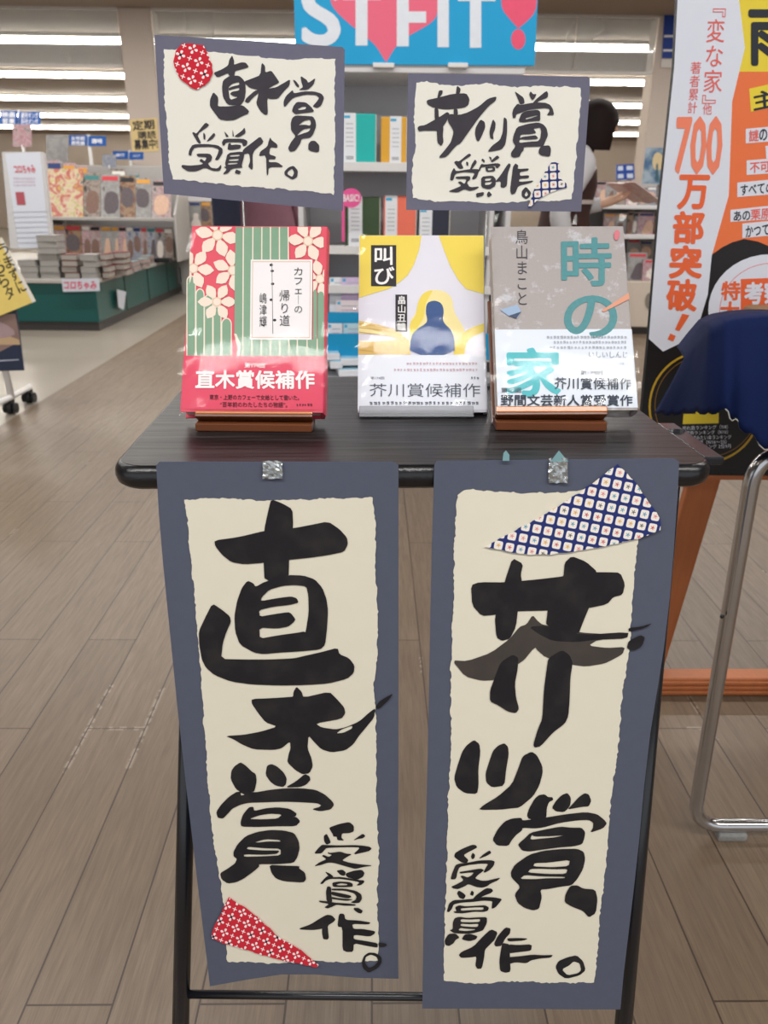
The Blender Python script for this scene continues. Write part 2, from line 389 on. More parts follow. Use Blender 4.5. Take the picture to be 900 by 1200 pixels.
b = MB(); b.ring_loft([rrect(TW - .011, TD - .011, .022, TZ - .006), rrect(TW - .011, TD - .011, .022, TZ)], table_top_material()); o = b.build('tabletop', tb)
for f in o.data.polygons: f.use_smooth = False
iv = Matrix.Rotation(-math.radians(1.5), 4, 'Z') @ Matrix.Translation((-.033, -.745, 0))
for sx, q in ((-1, [(218, 930), (212, 1190)]), (1, [(743, 1060), (731, 1195)])):
    a, c = (iv @ dep(*p, .795) for p in q); d = (c - a).normalized(); top = a + d * ((TZ - .022 - a.z) / d.z); bot = a + d * ((.012 - a.z) / d.z)
    b = MB(); b.tube([top, bot], .0088, blackpipe, 16); b.build('leg', tb)
    b = MB(); b.tube([bot + Vector((0, 0, .022)), bot - Vector((0, 0, .012))], .0115, mat('rubber_cap', (18, 18, 20), .7), 14); b.build('foot_cap', tb)
    # the crossing back leg
    top2 = Vector((top.x * .93, -.05, TZ - .022)); bot2 = Vector((top.x * .93, .27, .012))
    b = MB(); b.tube([top2, bot2], .0088, blackpipe, 16); b.build('leg', tb)
    b = MB(); b.tube([bot2 + Vector((0, 0, .022)), bot2 - Vector((0, 0, .012))], .0115, mat('rubber_cap', (18, 18, 20), .7), 14); b.build('foot_cap', tb)
    t = top if sx < 0 else t
    if sx < 0: L0 = (a, d, top2, bot2)
    else:
        la, ld, lt, lb = L0; p0 = iv @ dep(213, 1165, .795); p1 = iv @ dep(731, 1166, .795)
        b = MB(); b.tube([la + ld * ((p0.z - la.z) / ld.z), a + d * ((p0.z - a.z) / d.z)], .0042, blackpipe, 10); b.build('cross_bar', tb)
    b = MB(); b.box((top.x, (top.y + top2.y) / 2, TZ - .026), (.02, .12, .008), blackpipe, bev=.002); b.build('hinge_plate', tb)
# ================================================================== the calligraphy sheets
slate = mat('slate_card', (82, 87, 104), .85, var=.06, scale=90, bump=.12)
cream = mat('cream_paper', (226, 220, 201), .85, var=.02, scale=60, bump=.1)
def ink_material():
    m = bpy.data.materials.new('brush_ink'); m.use_nodes = True; n, l = nodes(m); b = n['Principled BSDF']
    tc = n.new('ShaderNodeTexCoord'); nz = n.new('ShaderNodeTexNoise'); nz.inputs['Scale'].default_value = 38; nz.inputs['Detail'].default_value = 4; l.new(tc.outputs['Object'], nz.inputs['Vector'])
    rp = n.new('ShaderNodeValToRGB'); rp.color_ramp.elements[0].position = .45; rp.color_ramp.elements[0].color = lin((31, 29, 33)); rp.color_ramp.elements[1].position = .8; rp.color_ramp.elements[1].color = lin((50, 46, 46))
    l.new(nz.outputs['Fac'], rp.inputs[0]); l.new(rp.outputs[0], b.inputs['Base Color']); b.inputs['Roughness'].default_value = .7; b.inputs['Specular IOR Level'].default_value = .25; return m
ink = ink_material()
greyink = mat('pale_brush_ink', (66, 63, 70), .75, var=.25, scale=45, spec=.25)
dilute = mat('diluted_ink', (70, 64, 60), .75, var=.2, scale=45, spec=.25)
foil = mat('clear_tape_foil', (190, 196, 198), .18, .75, var=.3, scale=160, bump=.8)
def red_sashiko(cell):
    """red cloth with white four-petal flowers and thin crosses, black specks"""
    m = bpy.data.materials.new('red_flower_cloth'); m.use_nodes = True; n, l = nodes(m); b = n['Principled BSDF']; b.inputs['Roughness'].default_value = .9
    uv = n.new('ShaderNodeUVMap'); sp = n.new('ShaderNodeSeparateXYZ'); l.new(uv.outputs[0], sp.inputs[0])
    fx = math_node(n, l, 'SUBTRACT', math_node(n, l, 'FRACT', sp.outputs[0]), .5); fy = math_node(n, l, 'SUBTRACT', math_node(n, l, 'FRACT', sp.outputs[1]), .5)
    ix = math_node(n, l, 'FLOOR', sp.outputs[0]); iy = math_node(n, l, 'FLOOR', sp.outputs[1])
    par = math_node(n, l, 'ABSOLUTE', math_node(n, l, 'MODULO', math_node(n, l, 'ADD', ix, iy), 2))
    r = math_node(n, l, 'SQRT', math_node(n, l, 'ADD', math_node(n, l, 'MULTIPLY', fx, fx), math_node(n, l, 'MULTIPLY', fy, fy)))
    th = math_node(n, l, 'ARCTAN2', fy, fx); c2 = math_node(n, l, 'ABSOLUTE', math_node(n, l, 'COSINE', math_node(n, l, 'MULTIPLY', th, 2)))
    pet = math_node(n, l, 'MULTIPLY', math_node(n, l, 'LESS_THAN', r, math_node(n, l, 'MULTIPLY', math_node(n, l, 'POWER', c2, .7), .5)), math_node(n, l, 'GREATER_THAN', r, .14))
    pet = math_node(n, l, 'MULTIPLY', pet, math_node(n, l, 'GREATER_THAN', c2, .7))
    ax = math_node(n, l, 'ABSOLUTE', fx); ay = math_node(n, l, 'ABSOLUTE', fy)
    crs = math_node(n, l, 'MULTIPLY', math_node(n, l, 'LESS_THAN', math_node(n, l, 'MINIMUM', ax, ay), .05), math_node(n, l, 'LESS_THAN', math_node(n, l, 'MAXIMUM', ax, ay), .25))
    white = math_node(n, l, 'ADD', math_node(n, l, 'MULTIPLY', pet, par), math_node(n, l, 'MULTIPLY', crs, math_node(n, l, 'SUBTRACT', 1, par)))
    wn = n.new('ShaderNodeTexWhiteNoise'); wn.noise_dimensions = '2D'; cb = n.new('ShaderNodeCombineXYZ'); l.new(ix, cb.inputs[0]); l.new(iy, cb.inputs[1]); l.new(cb.outputs[0], wn.inputs['Vector'])
    spk = math_node(n, l, 'MULTIPLY', math_node(n, l, 'MULTIPLY', math_node(n, l, 'LESS_THAN', r, .15), par), math_node(n, l, 'GREATER_THAN', wn.outputs['Value'], .6))
    c = mixc(n, l, white, lin((205, 32, 52)), lin((248, 236, 236))); c = mixc(n, l, spk, c, lin((30, 22, 40))); l.new(c, b.inputs['Base Color']); return m
def blue_check(gap, name):
    """navy cloth with rows of white rounded squares, a coloured star in each"""
    m = bpy.data.materials.new(name); m.use_nodes = True; n, l = nodes(m); b = n['Principled BSDF']; b.inputs['Roughness'].default_value = .9
    uv = n.new('ShaderNodeUVMap'); sp = n.new('ShaderNodeSeparateXYZ'); l.new(uv.outputs[0], sp.inputs[0])
    fx = math_node(n, l, 'SUBTRACT', math_node(n, l, 'FRACT', sp.outputs[0]), .5); fy = math_node(n, l, 'SUBTRACT', math_node(n, l, 'FRACT', sp.outputs[1]), .5)
    p4 = math_node(n, l, 'ADD', math_node(n, l, 'POWER', math_node(n, l, 'ABSOLUTE', fx), 5), math_node(n, l, 'POWER', math_node(n, l, 'ABSOLUTE', fy), 5))
    sq = math_node(n, l, 'LESS_THAN', p4, gap ** 5)
    r = math_node(n, l, 'SQRT', math_node(n, l, 'ADD', math_node(n, l, 'MULTIPLY', fx, fx), math_node(n, l, 'MULTIPLY', fy, fy))); th = math_node(n, l, 'ARCTAN2', fy, fx)
    st = math_node(n, l, 'LESS_THAN', r, math_node(n, l, 'ADD', .12, math_node(n, l, 'MULTIPLY', math_node(n, l, 'COSINE', math_node(n, l, 'MULTIPLY', th, 5)), .075)))
    wn = n.new('ShaderNodeTexWhiteNoise'); wn.noise_dimensions = '2D'; cb = n.new('ShaderNodeCombineXYZ')
    l.new(math_node(n, l, 'FLOOR', sp.outputs[0]), cb.inputs[0]); l.new(math_node(n, l, 'FLOOR', sp.outputs[1]), cb.inputs[1]); l.new(cb.outputs[0], wn.inputs['Vector'])
    rp = n.new('ShaderNodeValToRGB'); rp.color_ramp.interpolation = 'CONSTANT'; e = rp.color_ramp.elements
    while len(e) < 5: e.new(.5)
    for i, c in enumerate(((205, 60, 70), (225, 170, 60), (60, 150, 180), (70, 80, 70), (225, 130, 130))): e[i].position = i * .2; e[i].color = lin(c)
    l.new(wn.outputs['Value'], rp.inputs[0])
    c = mixc(n, l, sq, lin((28, 44, 112)), lin((240, 233, 225))); c = mixc(n, l, st, c, rp.outputs[0]); l.new(c, b.inputs['Base Color']); return m
def grid_uv(pl, org, u, v):
    """cloth pattern coordinates: origin and one pattern step each way, on the cloth"""
    o = pl.px(*org); a = pl.px(org[0] + u[0], org[1] + u[1]) - o; c = pl.px(org[0] + v[0], org[1] + v[1]) - o; det = a.x * c.y - a.y * c.x
    def fn(p): q = p - o; return ((q.x * c.y - q.y * c.x) / det, (a.x * q.y - a.y * q.x) / det)
    return fn
redcloth = red_sashiko(1); bluecloth = blue_check(.37, 'blue_star_check_cloth'); bluecloth2 = blue_check(.40, 'blue_grid_cloth')
def sheet_plane(tl, tr, bot, yl, yr, yb):
    a, c, d = aty(*tl, yl), aty(*tr, yr), aty(*bot, yb); m = (a + c) / 2; return Plane(m, c - a, m - d)
# ---- hanging sheet on the left
P = sheet_plane((182, 541), (467, 541), (356, 1155), .567, .5735, .527)
s1 = tag(empty('hanging_sign', M=P.M), 'left long slate sheet hanging from the table, red cloth scrap at its foot', 'sign', 'long calligraphy sheets taped to the table')
sheet('backing_sheet', P, ID('183,545 187,541 461,541 467,545 467,640 467,900 466,1050 467,1147 420,1146 370,1142 330,1142 290,1148 246,1156 243,1130 232,1040 218,920 208,830 198,730 191,660 186,600'), slate, s1, 0, .0004)
sheet('cream_paper', P, torn(ID('216,586 260,584 310,587 340,586 390,584 437,583 440,620 440,680 443,720 441,780 438,800 441,860 441,930 444,1000 442,1060 444,1100 443,1126 400,1128 360,1125 330,1129 266,1127 262,1060 256,1020 250,985 244,920 240,860 236,800 233,760 228,700 223,650 220,610'), 1.1, 3), cream, s1, .0007)
Z = .0012
f = crop(220, 580, 4.5)
brush(P, f, ["440,22 500,45 552,75 556,160 545,250 535,330 532,440 405,455 400,360 402,190 425,80", "140,240 270,222 410,188 560,175 640,160 740,140 800,180 840,225 845,260 825,300 740,318 640,332 540,342 400,358 300,366 230,355 180,315 145,270",
 "315,452 345,465 358,485 405,458 530,422 610,425 670,445 710,490 732,550 740,610 735,700 725,790 700,815 600,825 480,832 400,840 350,832 275,790 250,720 246,640 260,560 285,490|390,540 430,500 500,480 560,475 625,482 636,530 638,620 622,725 610,720 590,725 480,740 380,758 378,700 470,705 530,695 560,670 568,655 545,625 530,618 460,628 380,642 376,608 450,590 540,580 585,568 575,545 545,535 480,543 385,560",
 "130,572 180,605 222,640 228,670 205,720 185,780 176,865 300,868 430,868 560,862 610,850 700,830 790,806 800,840 850,860 880,900 875,940 840,970 740,995 620,1003 480,1005 340,1000 230,985 140,950 95,910 75,870 60,790 58,720 90,650"], ink, s1, Z)
f = crop(260, 800, 4.2857)
brush(P, f, ["375,20 400,45 410,75 540,45 580,85 615,125 620,155 600,182 470,205 500,225 570,235 620,225 690,195 740,150 770,128 765,175 720,230 690,265 660,310 620,340 550,350 500,335 465,300 435,265 430,330 450,380 457,420 440,455 405,460 370,440 328,400 335,360 345,330 342,295 300,330 260,338 160,335 100,310 60,285 18,268 110,262 200,245 280,220 220,200 180,150 150,105 150,82 250,78 340,72 358,70 360,45|575,255 600,235 655,215 655,230 610,252", "860,55 840,85 790,133 768,128 790,95 830,70"], ink, s1, Z)
f = crop(240, 890, 5.625)
brush(P, f, ["235,18 270,40 310,80 335,95 342,140 330,200 320,215 235,215 205,195 170,130 175,75 195,45", "410,40 440,30 475,45 520,85 540,125 535,165 515,182 465,172 430,145 400,100", "660,95 690,110 697,135 670,165 630,182 530,185 600,145",
 "75,345 110,295 160,245 215,210 330,218 430,200 530,190 640,190 730,200 790,230 840,275 852,300 830,330 760,342 705,328 760,312 765,300 740,288 640,282 520,278 400,282 290,285 230,300 180,325 150,360 120,390 85,385|235,218 265,232 238,238",
 "290,315 320,312 325,340 400,322 480,315 560,325 605,355 600,375 570,378 605,380 630,408 600,440 480,440 350,445 240,443 235,415 250,365|290,393 360,368 430,357 510,362 480,390 380,395",
 "345,478 430,465 520,468 590,485 620,540 625,590 610,645 585,682 480,690 355,690 360,705 320,740 250,790 205,810 150,818 110,790 100,750 150,720 200,685 212,655 190,640 188,610 215,560 270,505|330,545 400,525 490,530 505,542 420,540 350,548|285,575 390,585 500,588 500,632 400,638 258,642 258,625 400,628 475,622 492,605 480,600 380,600 275,592",
 "425,695 520,700 625,703 620,718 660,745 668,790 650,812 520,803 470,785 440,750"], ink, s1, Z)
f = crop(340, 955, 7.5)
brush(P, f, ["345,110 430,80 520,62 560,95 560,145 520,160 455,162 450,200 475,225 415,222 410,190 380,190 375,170 350,130", "320,165 340,200 358,245 320,262 300,235 295,185", "640,165 662,185 640,205 600,210 555,225 600,190",
 "210,340 245,295 280,262 320,265 430,268 560,265 640,270 700,280 718,297 690,320 550,350 620,285 520,283 420,285 320,290 300,310 275,338",
 "330,325 350,335 440,322 490,340 545,345 490,375 455,400 520,420 620,435 730,445 640,458 575,475 500,455 380,420 330,420 270,440 210,452 260,415 320,390 280,360 290,350 340,370 370,350 335,342"], ink, s1, Z)
f2 = crop(340, 955 + 85, 7.5)
def two(fa, a, fb, c2): return None
b = MB()
for k, (ff, st) in enumerate([(f, q) for q in ("305,497 350,515 385,545 345,548", "405,490 460,480 490,505 480,535 445,530", "485,515 560,490 630,482 655,510 640,545 590,570 500,548",
  "262,605 300,560 330,535 360,548 450,545 600,572 650,575 650,595 620,618 580,620 610,595 590,585 450,562 350,562 310,580 285,608", "370,595 430,585 520,590 550,605 550,632 460,635 375,632|400,612 450,600 505,608 500,618 430,620")] +
  [(f2, q) for q in ("325,-10 360,-5 362,60 370,120 360,135 320,120 315,40", "365,10 480,10 580,30 625,60 632,100 610,135 560,138 530,130 575,110 585,80 560,50 480,28 365,25", "362,35 440,50 530,70 540,85 510,95 440,85 362,65", "362,82 430,95 560,105 500,118 430,110 360,100",
  "250,115 330,122 400,135 500,140 580,150 570,160 480,160 410,150 370,170 330,185 300,175 345,145 260,130", "560,180 600,180 640,205 625,230 590,220 560,195")]):
    b.loops([[P.px(x, y, Z + k * .00003) for x, y in chaikin(ff(q), 1, .17)] for q in st.split('|')], ink)
b.build('brush_character', s1, False)
brush(P, f2, ["80,360 180,325 250,280 320,240 365,245 400,280 380,305 330,335 335,400 340,440 330,458 290,455 280,400 280,360 270,365 200,375 90,370", "430,230 475,232 485,285 600,290 710,308 690,325 545,320 555,365 640,365 750,385 740,410 700,432 560,415 558,455 660,470 770,490 770,530 680,515 560,490 555,565 500,568 460,550 460,350 415,345", "780,485 830,490 855,505 830,522 785,525"], ink, s1, Z)
brush(P, f2, ["690,572 750,575 800,610 805,660 770,710 690,752 640,710 630,650 650,600|665,610 710,590 760,610 775,650 740,690 690,710 655,660"], ink, s1, Z, 'brush_full_stop')
o = sheet('cloth_scrap', P, torn(ID('268,1052 294,1069 328,1100 350,1112 373,1131 371,1134 325,1124 273,1109 249,1100 248,1095 252,1083'), .7, 3), redcloth, s1, .0022, .0006); uvmap(o, grid_uv(P, (283, 1083), (9, 4), (-4, 9))); o['label'] = 'red cloth scrap with white flowers'
def tape(pl, quad, parent):
    b = MB(); (x0, y0, x1, y1) = quad; g = []; N = 7
    for j in range(N + 1):
        g.append([b.bm.verts.new(pl.px(x0 + (x1 - x0) * i / N + random.uniform(-.6, .6), y0 + (y1 - y0) * j / N + random.uniform(-.6, .6), .0012 + random.uniform(0, .0022))) for i in range(N + 1)])
    k = b.mi(foil)
    for j in range(N):
        for i in range(N): b.bm.faces.new([g[j][i], g[j + 1][i], g[j + 1][i + 1], g[j][i + 1]]).material_index = k
    o = b.build('tape', parent, False); o['label'] = 'crinkled clear tape'; return o
tape(P, (308, 540, 331, 561), s1)
# ---- hanging sheet on the right
P = sheet_plane((510, 539), (795, 538), (611, 1183), .5755, .5825, .510)
s2 = tag(empty('hanging_sign', M=P.M), 'right long slate sheet hanging from the table, blue checked cloth scrap at its top', 'sign', 'long calligraphy sheets taped to the table')
sheet('backing_sheet', P, ID('509,545 512,540 600,539 790,537 796,541 794,580 790,640 785,700 778,760 770,810 762,860 755,920 749,985 743,1040 737,1090 731,1140 727,1183 680,1183 600,1182 495,1182 496,1100 498,1000 500,940 502,850 504,740 506,640 508,580'), slate, s2, 0, .0004)
sheet('cream_paper', P, torn(ID('536,580 545,574 580,576 620,578 660,577 700,572 735,590 750,610 747,640 743,680 740,720 738,760 731,800 727,830 726,860 723,890 718,923 715,950 713,973 711,1000 707,1040 703,1073 702,1100 700,1120 696,1151 650,1152 600,1150 560,1153 520,1149 521,1090 523,1040 524,990 525,940 527,900 529,860 528,800 530,740 532,690 532,640'), 1.1, 3), cream, s2, .0007)
f = crop(520, 640, 3.6); fa = crop(520, 750, 5.625)
b = MB()
for k, (ff, st, mk) in enumerate([(f, "375,290 400,320 440,345 480,410 440,440 420,420 380,430 340,480 310,500 215,565 160,568 90,550 35,482 100,485 200,450 280,390 320,340 350,330", dilute), (f, "395,325 480,345 580,365 700,372 775,365 772,390 650,395 610,420 690,430 765,425 755,455 720,475 680,495 600,508 540,500 430,470 385,430 370,350", dilute),
  (f, "115,165 150,152 260,153 400,140 500,128 600,110 690,110 745,112 765,160 755,205 715,215 690,245 610,262 440,272 300,275 215,290 160,295 120,250", ink), (f, "290,50 335,75 325,120 330,150 315,250 305,340 280,390 245,400 222,385 215,300 240,220 260,140", ink),
  (f, "540,42 600,65 650,110 640,200 600,290 565,380 430,340 440,260 470,200 505,130 510,70", ink), (f, "360,340 430,335 580,375 780,362 775,388 640,395 560,405 460,400 400,370", ink),
  (f, "780,345 830,340 882,325 850,345 780,362", ink), (f, "780,400 830,375 850,385 835,425 800,442 772,432", ink),
  (f, "290,458 315,470 312,520 300,580 305,640 318,685 305,705 270,698 230,672 195,655 195,610 215,555 240,490", ink), (fa, "780,65 830,100 850,150 835,250 830,400 822,500 800,550 720,610 640,700 600,710 590,690 620,590 650,520 660,330 680,180 690,120", ink)]):
    b.loops([[P.px(x, y, Z + k * .00003) for x, y in chaikin(ff(q), 1, .17)] for q in st.split('|')], mk)
b.build('brush_character', s2, False)
brush(P, fa, ["200,658 235,685 242,740 228,850 230,960 220,1015 140,1010 85,970 68,910 90,830 120,740 150,695", "400,680 425,705 428,760 412,850 400,960 320,972 280,940 275,880 300,800 325,730 360,695", "580,735 615,760 650,830 652,880 630,960 590,1030 500,1105 440,1110 375,1118 230,1120 260,1090 360,1030 450,950 490,850 520,765"], ink, s2, Z)
f = crop(570, 920, 6)
brush(P, f, ["410,65 435,85 465,85 470,105 440,120 425,160 422,225 400,240 300,240 285,215 300,165 340,95 370,70", "570,55 595,90 590,140 570,170 545,190 490,185 460,160 490,110 530,70", "690,57 720,65 738,110 720,150 680,152 570,172 600,140 650,85",
 "42,385 80,310 130,255 180,235 245,230 255,250 330,240 440,225 560,205 700,190 780,205 830,245 848,270 820,305 730,335 750,300 752,265 720,245 640,248 520,265 400,298 340,305 255,300 250,320 210,350 180,385 155,428 75,425",
 "310,335 400,315 520,292 600,300 670,300 695,330 690,370 675,415 620,430 500,440 390,455 300,468 250,460 222,420 240,400 270,375|318,350 340,362 440,360 555,352 480,368 400,375 308,385",
 "300,490 400,462 520,450 640,448 685,470 695,520 680,590 640,660 600,705 520,715 430,732 380,735 390,790 380,830 370,870 330,882 270,865 220,830 198,770 240,715 175,650 172,610 200,560|340,548 440,545 588,525 580,570 460,578 328,572|310,590 380,588 480,592 572,590 560,625 430,625 290,615|270,632 380,642 555,645 550,655 430,655 340,662 235,660",
 "590,708 640,705 680,728 765,735 782,800 770,900 720,932 680,885 600,855 550,825 555,770"], ink, s2, Z)
f = crop(510, 985, 9.231)
brush(P, f, ["400,45 440,50 455,75 420,95 360,125 305,158 360,210 345,240 290,240 240,205 205,175 215,135 290,90", "405,130 432,155 425,190 400,205 385,175", "590,105 608,135 560,165 468,200 520,150",
 "165,420 185,350 220,265 260,250 350,240 480,215 600,212 645,225 635,270 590,320 545,345 520,345 545,300 575,250 480,250 360,265 265,285 240,340 230,400 215,420",
 "260,340 340,328 490,302 530,320 500,345 460,375 430,410 500,435 560,435 640,415 705,402 680,430 600,465 560,495 510,510 450,505 360,470 320,495 250,525 200,520 172,500 230,475 310,430 270,385 300,380 350,400 390,380 420,345 350,348 270,358"], ink, s2, Z)
brush(P, f, ["255,540 300,565 332,595 310,635 260,620 235,570", "395,540 420,560 410,600 375,585", "550,515 610,520 628,545 600,570 520,600 450,640 400,640 450,585",
 "125,770 150,680 200,645 300,640 400,632 520,610 640,615 725,632 690,680 650,725 610,740 615,690 620,655 520,650 400,665 280,672 200,690 180,740 150,775",
 "215,720 260,700 330,712 450,705 540,700 582,725 570,760 520,772 420,770 300,788 215,785 195,770 230,765|275,735 350,728 450,722 525,722 520,750 400,752 280,760",
 "210,840 260,825 350,838 480,830 560,830 560,890 520,970 480,985 400,1005 280,1008 200,1000 155,970 190,960 190,890|275,850 380,855 490,848 480,882 380,885 275,882|275,900 380,905 470,900 460,935 380,935 275,925|270,945 350,955 440,958 420,970 330,980 250,972",
 "145,1010 220,1005 265,1050 220,1075 200,1110 150,1142 110,1130 100,1080", "320,1015 380,1010 460,1035 440,1070 370,1090 285,1070"], ink, s2, Z)
f = crop(530, 1080, 5.625)
brush(P, f, ["255,50 300,70 280,120 250,150 215,185 210,240 195,310 165,312 152,290 160,230 130,235 60,240 42,222 60,200 140,165 200,100", "350,38 385,45 380,80 350,110 325,160 285,165 275,145 300,95", "330,140 380,150 380,240 385,330 350,338 315,325 310,260 320,190",
 "360,110 440,108 500,112 470,125 370,132", "370,150 430,155 525,150 520,192 450,200 370,210", "370,235 450,228 530,218 600,222 665,220 650,238 580,243 520,255 490,275 420,268 370,280"], ink, s2, Z)
brush(P, f, ["700,260 760,235 820,222 862,260 880,320 840,355 750,378 700,345 680,300|722,315 770,290 800,262 840,275 850,320 830,340 760,355"], ink, s2, Z, 'brush_full_stop')
o = sheet('cloth_scrap', P, torn(ID('568,641 600,624 630,608 660,590 695,566 724,544 745,565 760,588 774,608 774,621 750,631 700,642 645,650 610,649'), .7, 3), bluecloth, s2, .0022, .0006); uvmap(o, grid_uv(P, (720.5, 545), (13.1, 2.7), (-3.3, 13.8))); o['label'] = 'navy cloth scrap with white squares and coloured stars'
tape(P, (643, 537, 665, 566), s2)
b = MB(); b.loops([[P.px(x, y, .003) for x, y in q] for q in (ID('645,541 655,528 666,541'),)], mat('teal_tape', (120, 160, 165), .3), .0003); b.build('tape', s2, False)['label'] = 'teal tape end'
b = MB(); b.loops([[P.px(x, y, .003) for x, y in q] for q in (ID('589,540 590,531 593,528 597,533 597,540'),)], mat('teal_tape', (120, 160, 165), .3), .0003); b.build('tape', s2, False)['label'] = 'teal tape end'
# ---- upright sign above the left book
rodm = mat('clear_rod', (215, 220, 222), .12, 0, var=.05, spec=.8, trans=.6)
def upright_sign(tl, tr, br, bl, Y, label, rod):
    a, c, d = aty(*tl, Y), aty(*tr, Y), aty(*bl, Y); P = Plane((a + c) / 2, c - a, a - d)
    s = tag(empty('upright_sign', M=P.M), label, 'sign', 'small calligraphy cards on rods')
    sheet('backing_card', P, [tl, ((tl[0] + tr[0]) / 2, (tl[1] + tr[1]) / 2 - .5), (tr[0] - 3, tr[1]), (tr[0], tr[1] + 3), br, (bl[0] + 2, bl[1])], mat('pale_slate_card', (108, 108, 127), .85, var=.06, scale=90, bump=.12), s, 0, .0012)
    top = P.px(rod, (bl[1] + br[1]) / 2 - 30, -.004); W = P.M @ top; iM = P.M.inverted(); low = Vector((W.x, W.y, TZ + .001))
    b = MB(); b.tube([P.px(rod, tl[1] + 60, -.004), top, iM @ low], .0011, rodm, 8); b.build('rod', s)['label'] = 'thin clear rod'
    b = MB(); lw = iM @ Vector((W.x, W.y, TZ + .0031)); R3 = P.M.to_3x3().inverted(); b.box(lw, (.05, .03, .004), rodm, R3, .001); b.build('rod_base', s)
    return P, s
P, sg = upright_sign((181, 41), (404, 55), (402, 247), (190, 227), .868, 'slate calligraphy card with a round red cloth scrap above the pink floral book', 283)
sheet('cream_paper', P, torn(ID('192,58 215,57 235,60 260,62 300,66 340,70 370,68 393,69 392,110 393,150 392,190 391,228 360,224 330,221 290,219 250,215 224,212 203,210 198,190 197,160 193,120 192,85'), 1.0, 3), mat('white_paper', (238, 236, 225), .85, var=.02, scale=60, bump=.1), sg, .0004)
f = crop(200, 50, 7.5); Z2 = .0009
brush(P, f, ["540,110 558,160 555,195 620,172 660,175 690,215 620,235 565,250 560,300 510,290 505,265 410,308 375,265 450,235 505,200 515,150", "520,290 600,290 635,320 655,350 660,420 650,500 610,555 560,550 500,545 460,480 450,400 460,330|505,395 540,360 600,345 605,370 540,385 510,400 510,420 560,404 605,395 600,420 540,430 520,450 550,470 595,478 520,505",
 "375,432 415,475 418,510 412,560 500,560 580,552 635,550 690,600 680,625 640,640 560,680 490,685 430,675 380,610 345,560 345,500"], greyink, sg, Z2)
f = crop(280, 60, 8.182)
brush(P, f, ["218,108 250,140 252,205 310,185 350,240 390,300 340,325 275,360 360,345 420,310 492,268 485,330 430,385 375,455 310,460 270,450 278,605 250,612 205,575 165,500 180,440 195,375 100,350 60,310 50,290 130,260 205,230", "190,400 140,440 90,497 55,485 70,450 150,380 190,370"], greyink, sg, Z2)
brush(P, f, ["515,270 545,285 578,330 572,350 545,330", "590,235 650,275 665,305 735,255 715,320 660,370 570,372 615,345 600,300", "430,530 428,480 450,430 515,370 525,405 620,385 720,385 790,405 818,445 790,520 750,545 705,530 740,490 770,450 740,420 640,415 520,445 470,500 445,530",
 "555,485 640,490 690,530 722,575 700,585 600,595 540,605 508,575 520,530|560,555 610,530 645,530 640,555 580,565",
 "545,615 640,620 710,625 735,670 740,720 710,800 680,830 600,840 590,880 540,955 490,965 470,930 500,870 545,815 500,760 497,690 510,640|570,712 620,668 680,655 692,690 680,715 640,705 600,705|620,748 690,735 670,770 610,790 555,810 590,770", "690,860 730,858 770,900 770,960 745,970 665,950 665,890"], greyink, sg, Z2)
f = crop(205, 140, 6)
brush(P, f, ["215,20 245,40 155,105 185,165 165,170 120,95 130,88 150,100 175,70", "200,88 215,110 212,145 200,135", "275,92 285,110 260,140 220,158 240,130", "95,250 100,215 125,175 220,172 300,180 335,205 335,235 305,285 280,285 300,245 310,210 260,192 140,195 120,225 115,255",
 "150,240 245,240 262,262 255,290 230,310 255,340 300,345 325,315 325,345 310,362 270,362 210,338 150,365 90,365 45,335 50,318 100,325 180,318 200,310 170,290 185,275 210,295 225,265 160,262"], greyink, sg, Z2)
brush(P, f, ["345,80 380,120 360,125", "405,65 415,120 405,120", "490,55 498,95 450,125 415,120 470,80", "335,180 330,160 345,135 480,135 510,150 505,180 480,190 470,160 360,160 345,185", "375,170 390,165 395,180 430,175 465,180 460,205 390,215 370,210",
 "370,235 470,225 490,240 470,320 470,330 380,345 350,320|385,250 455,245 455,258 385,262|380,280 450,275 445,290 378,292|375,305 440,302 440,312 370,318", "340,330 470,325 475,338 400,345 370,380 335,385 365,350", "430,350 465,365 455,385 420,378"], greyink, sg, Z2)
brush(P, f, ["600,118 625,160 560,215 545,250 548,340 540,355 515,330 530,290 520,235 470,250 480,210 540,165", "670,125 680,145 720,175 720,200 670,195 662,245 710,260 705,280 660,280 660,300 720,300 768,335 660,335 655,390 645,392 640,250 590,258 600,225 650,190 660,150"], greyink, sg, Z2)
brush(P, f, ["835,325 865,360 860,405 825,425 770,390 770,365 800,335|825,345 838,375 825,405 790,385 795,365"], greyink, sg, Z2, 'brush_full_stop')
o = sheet('cloth_scrap', P, torn(ID('213,51 228,51 238,53 243,62 248,75 249,85 246,94 240,100 230,105 222,101 212,93 206,83 203,72 206,60'), .7, 3), redcloth, sg, .0016, .0006); uvmap(o, grid_uv(P, (226, 76), (10.6, 4), (-4, 10.6))); o['label'] = 'round red cloth scrap with white flowers'
P, sg = upright_sign((478, 86), (692, 90), (681, 248), (474, 246), .868, 'slate calligraphy card with a blue checked cloth scrap above the yellow book', 572)
sheet('cream_paper', P, torn(ID('488,97 500,95 515,99 540,101 570,97 600,102 640,101 680,103 681,115 678,150 675,190 670,234 640,236 620,235 600,237 570,238 540,236 510,236 484,232 483,200 487,170 485,140 486,115'), 1.0, 3), mat('white_paper', (243, 241, 230), .85, var=.02, scale=60, bump=.1), sg, .0004)
f = crop(485, 95, 7.826)
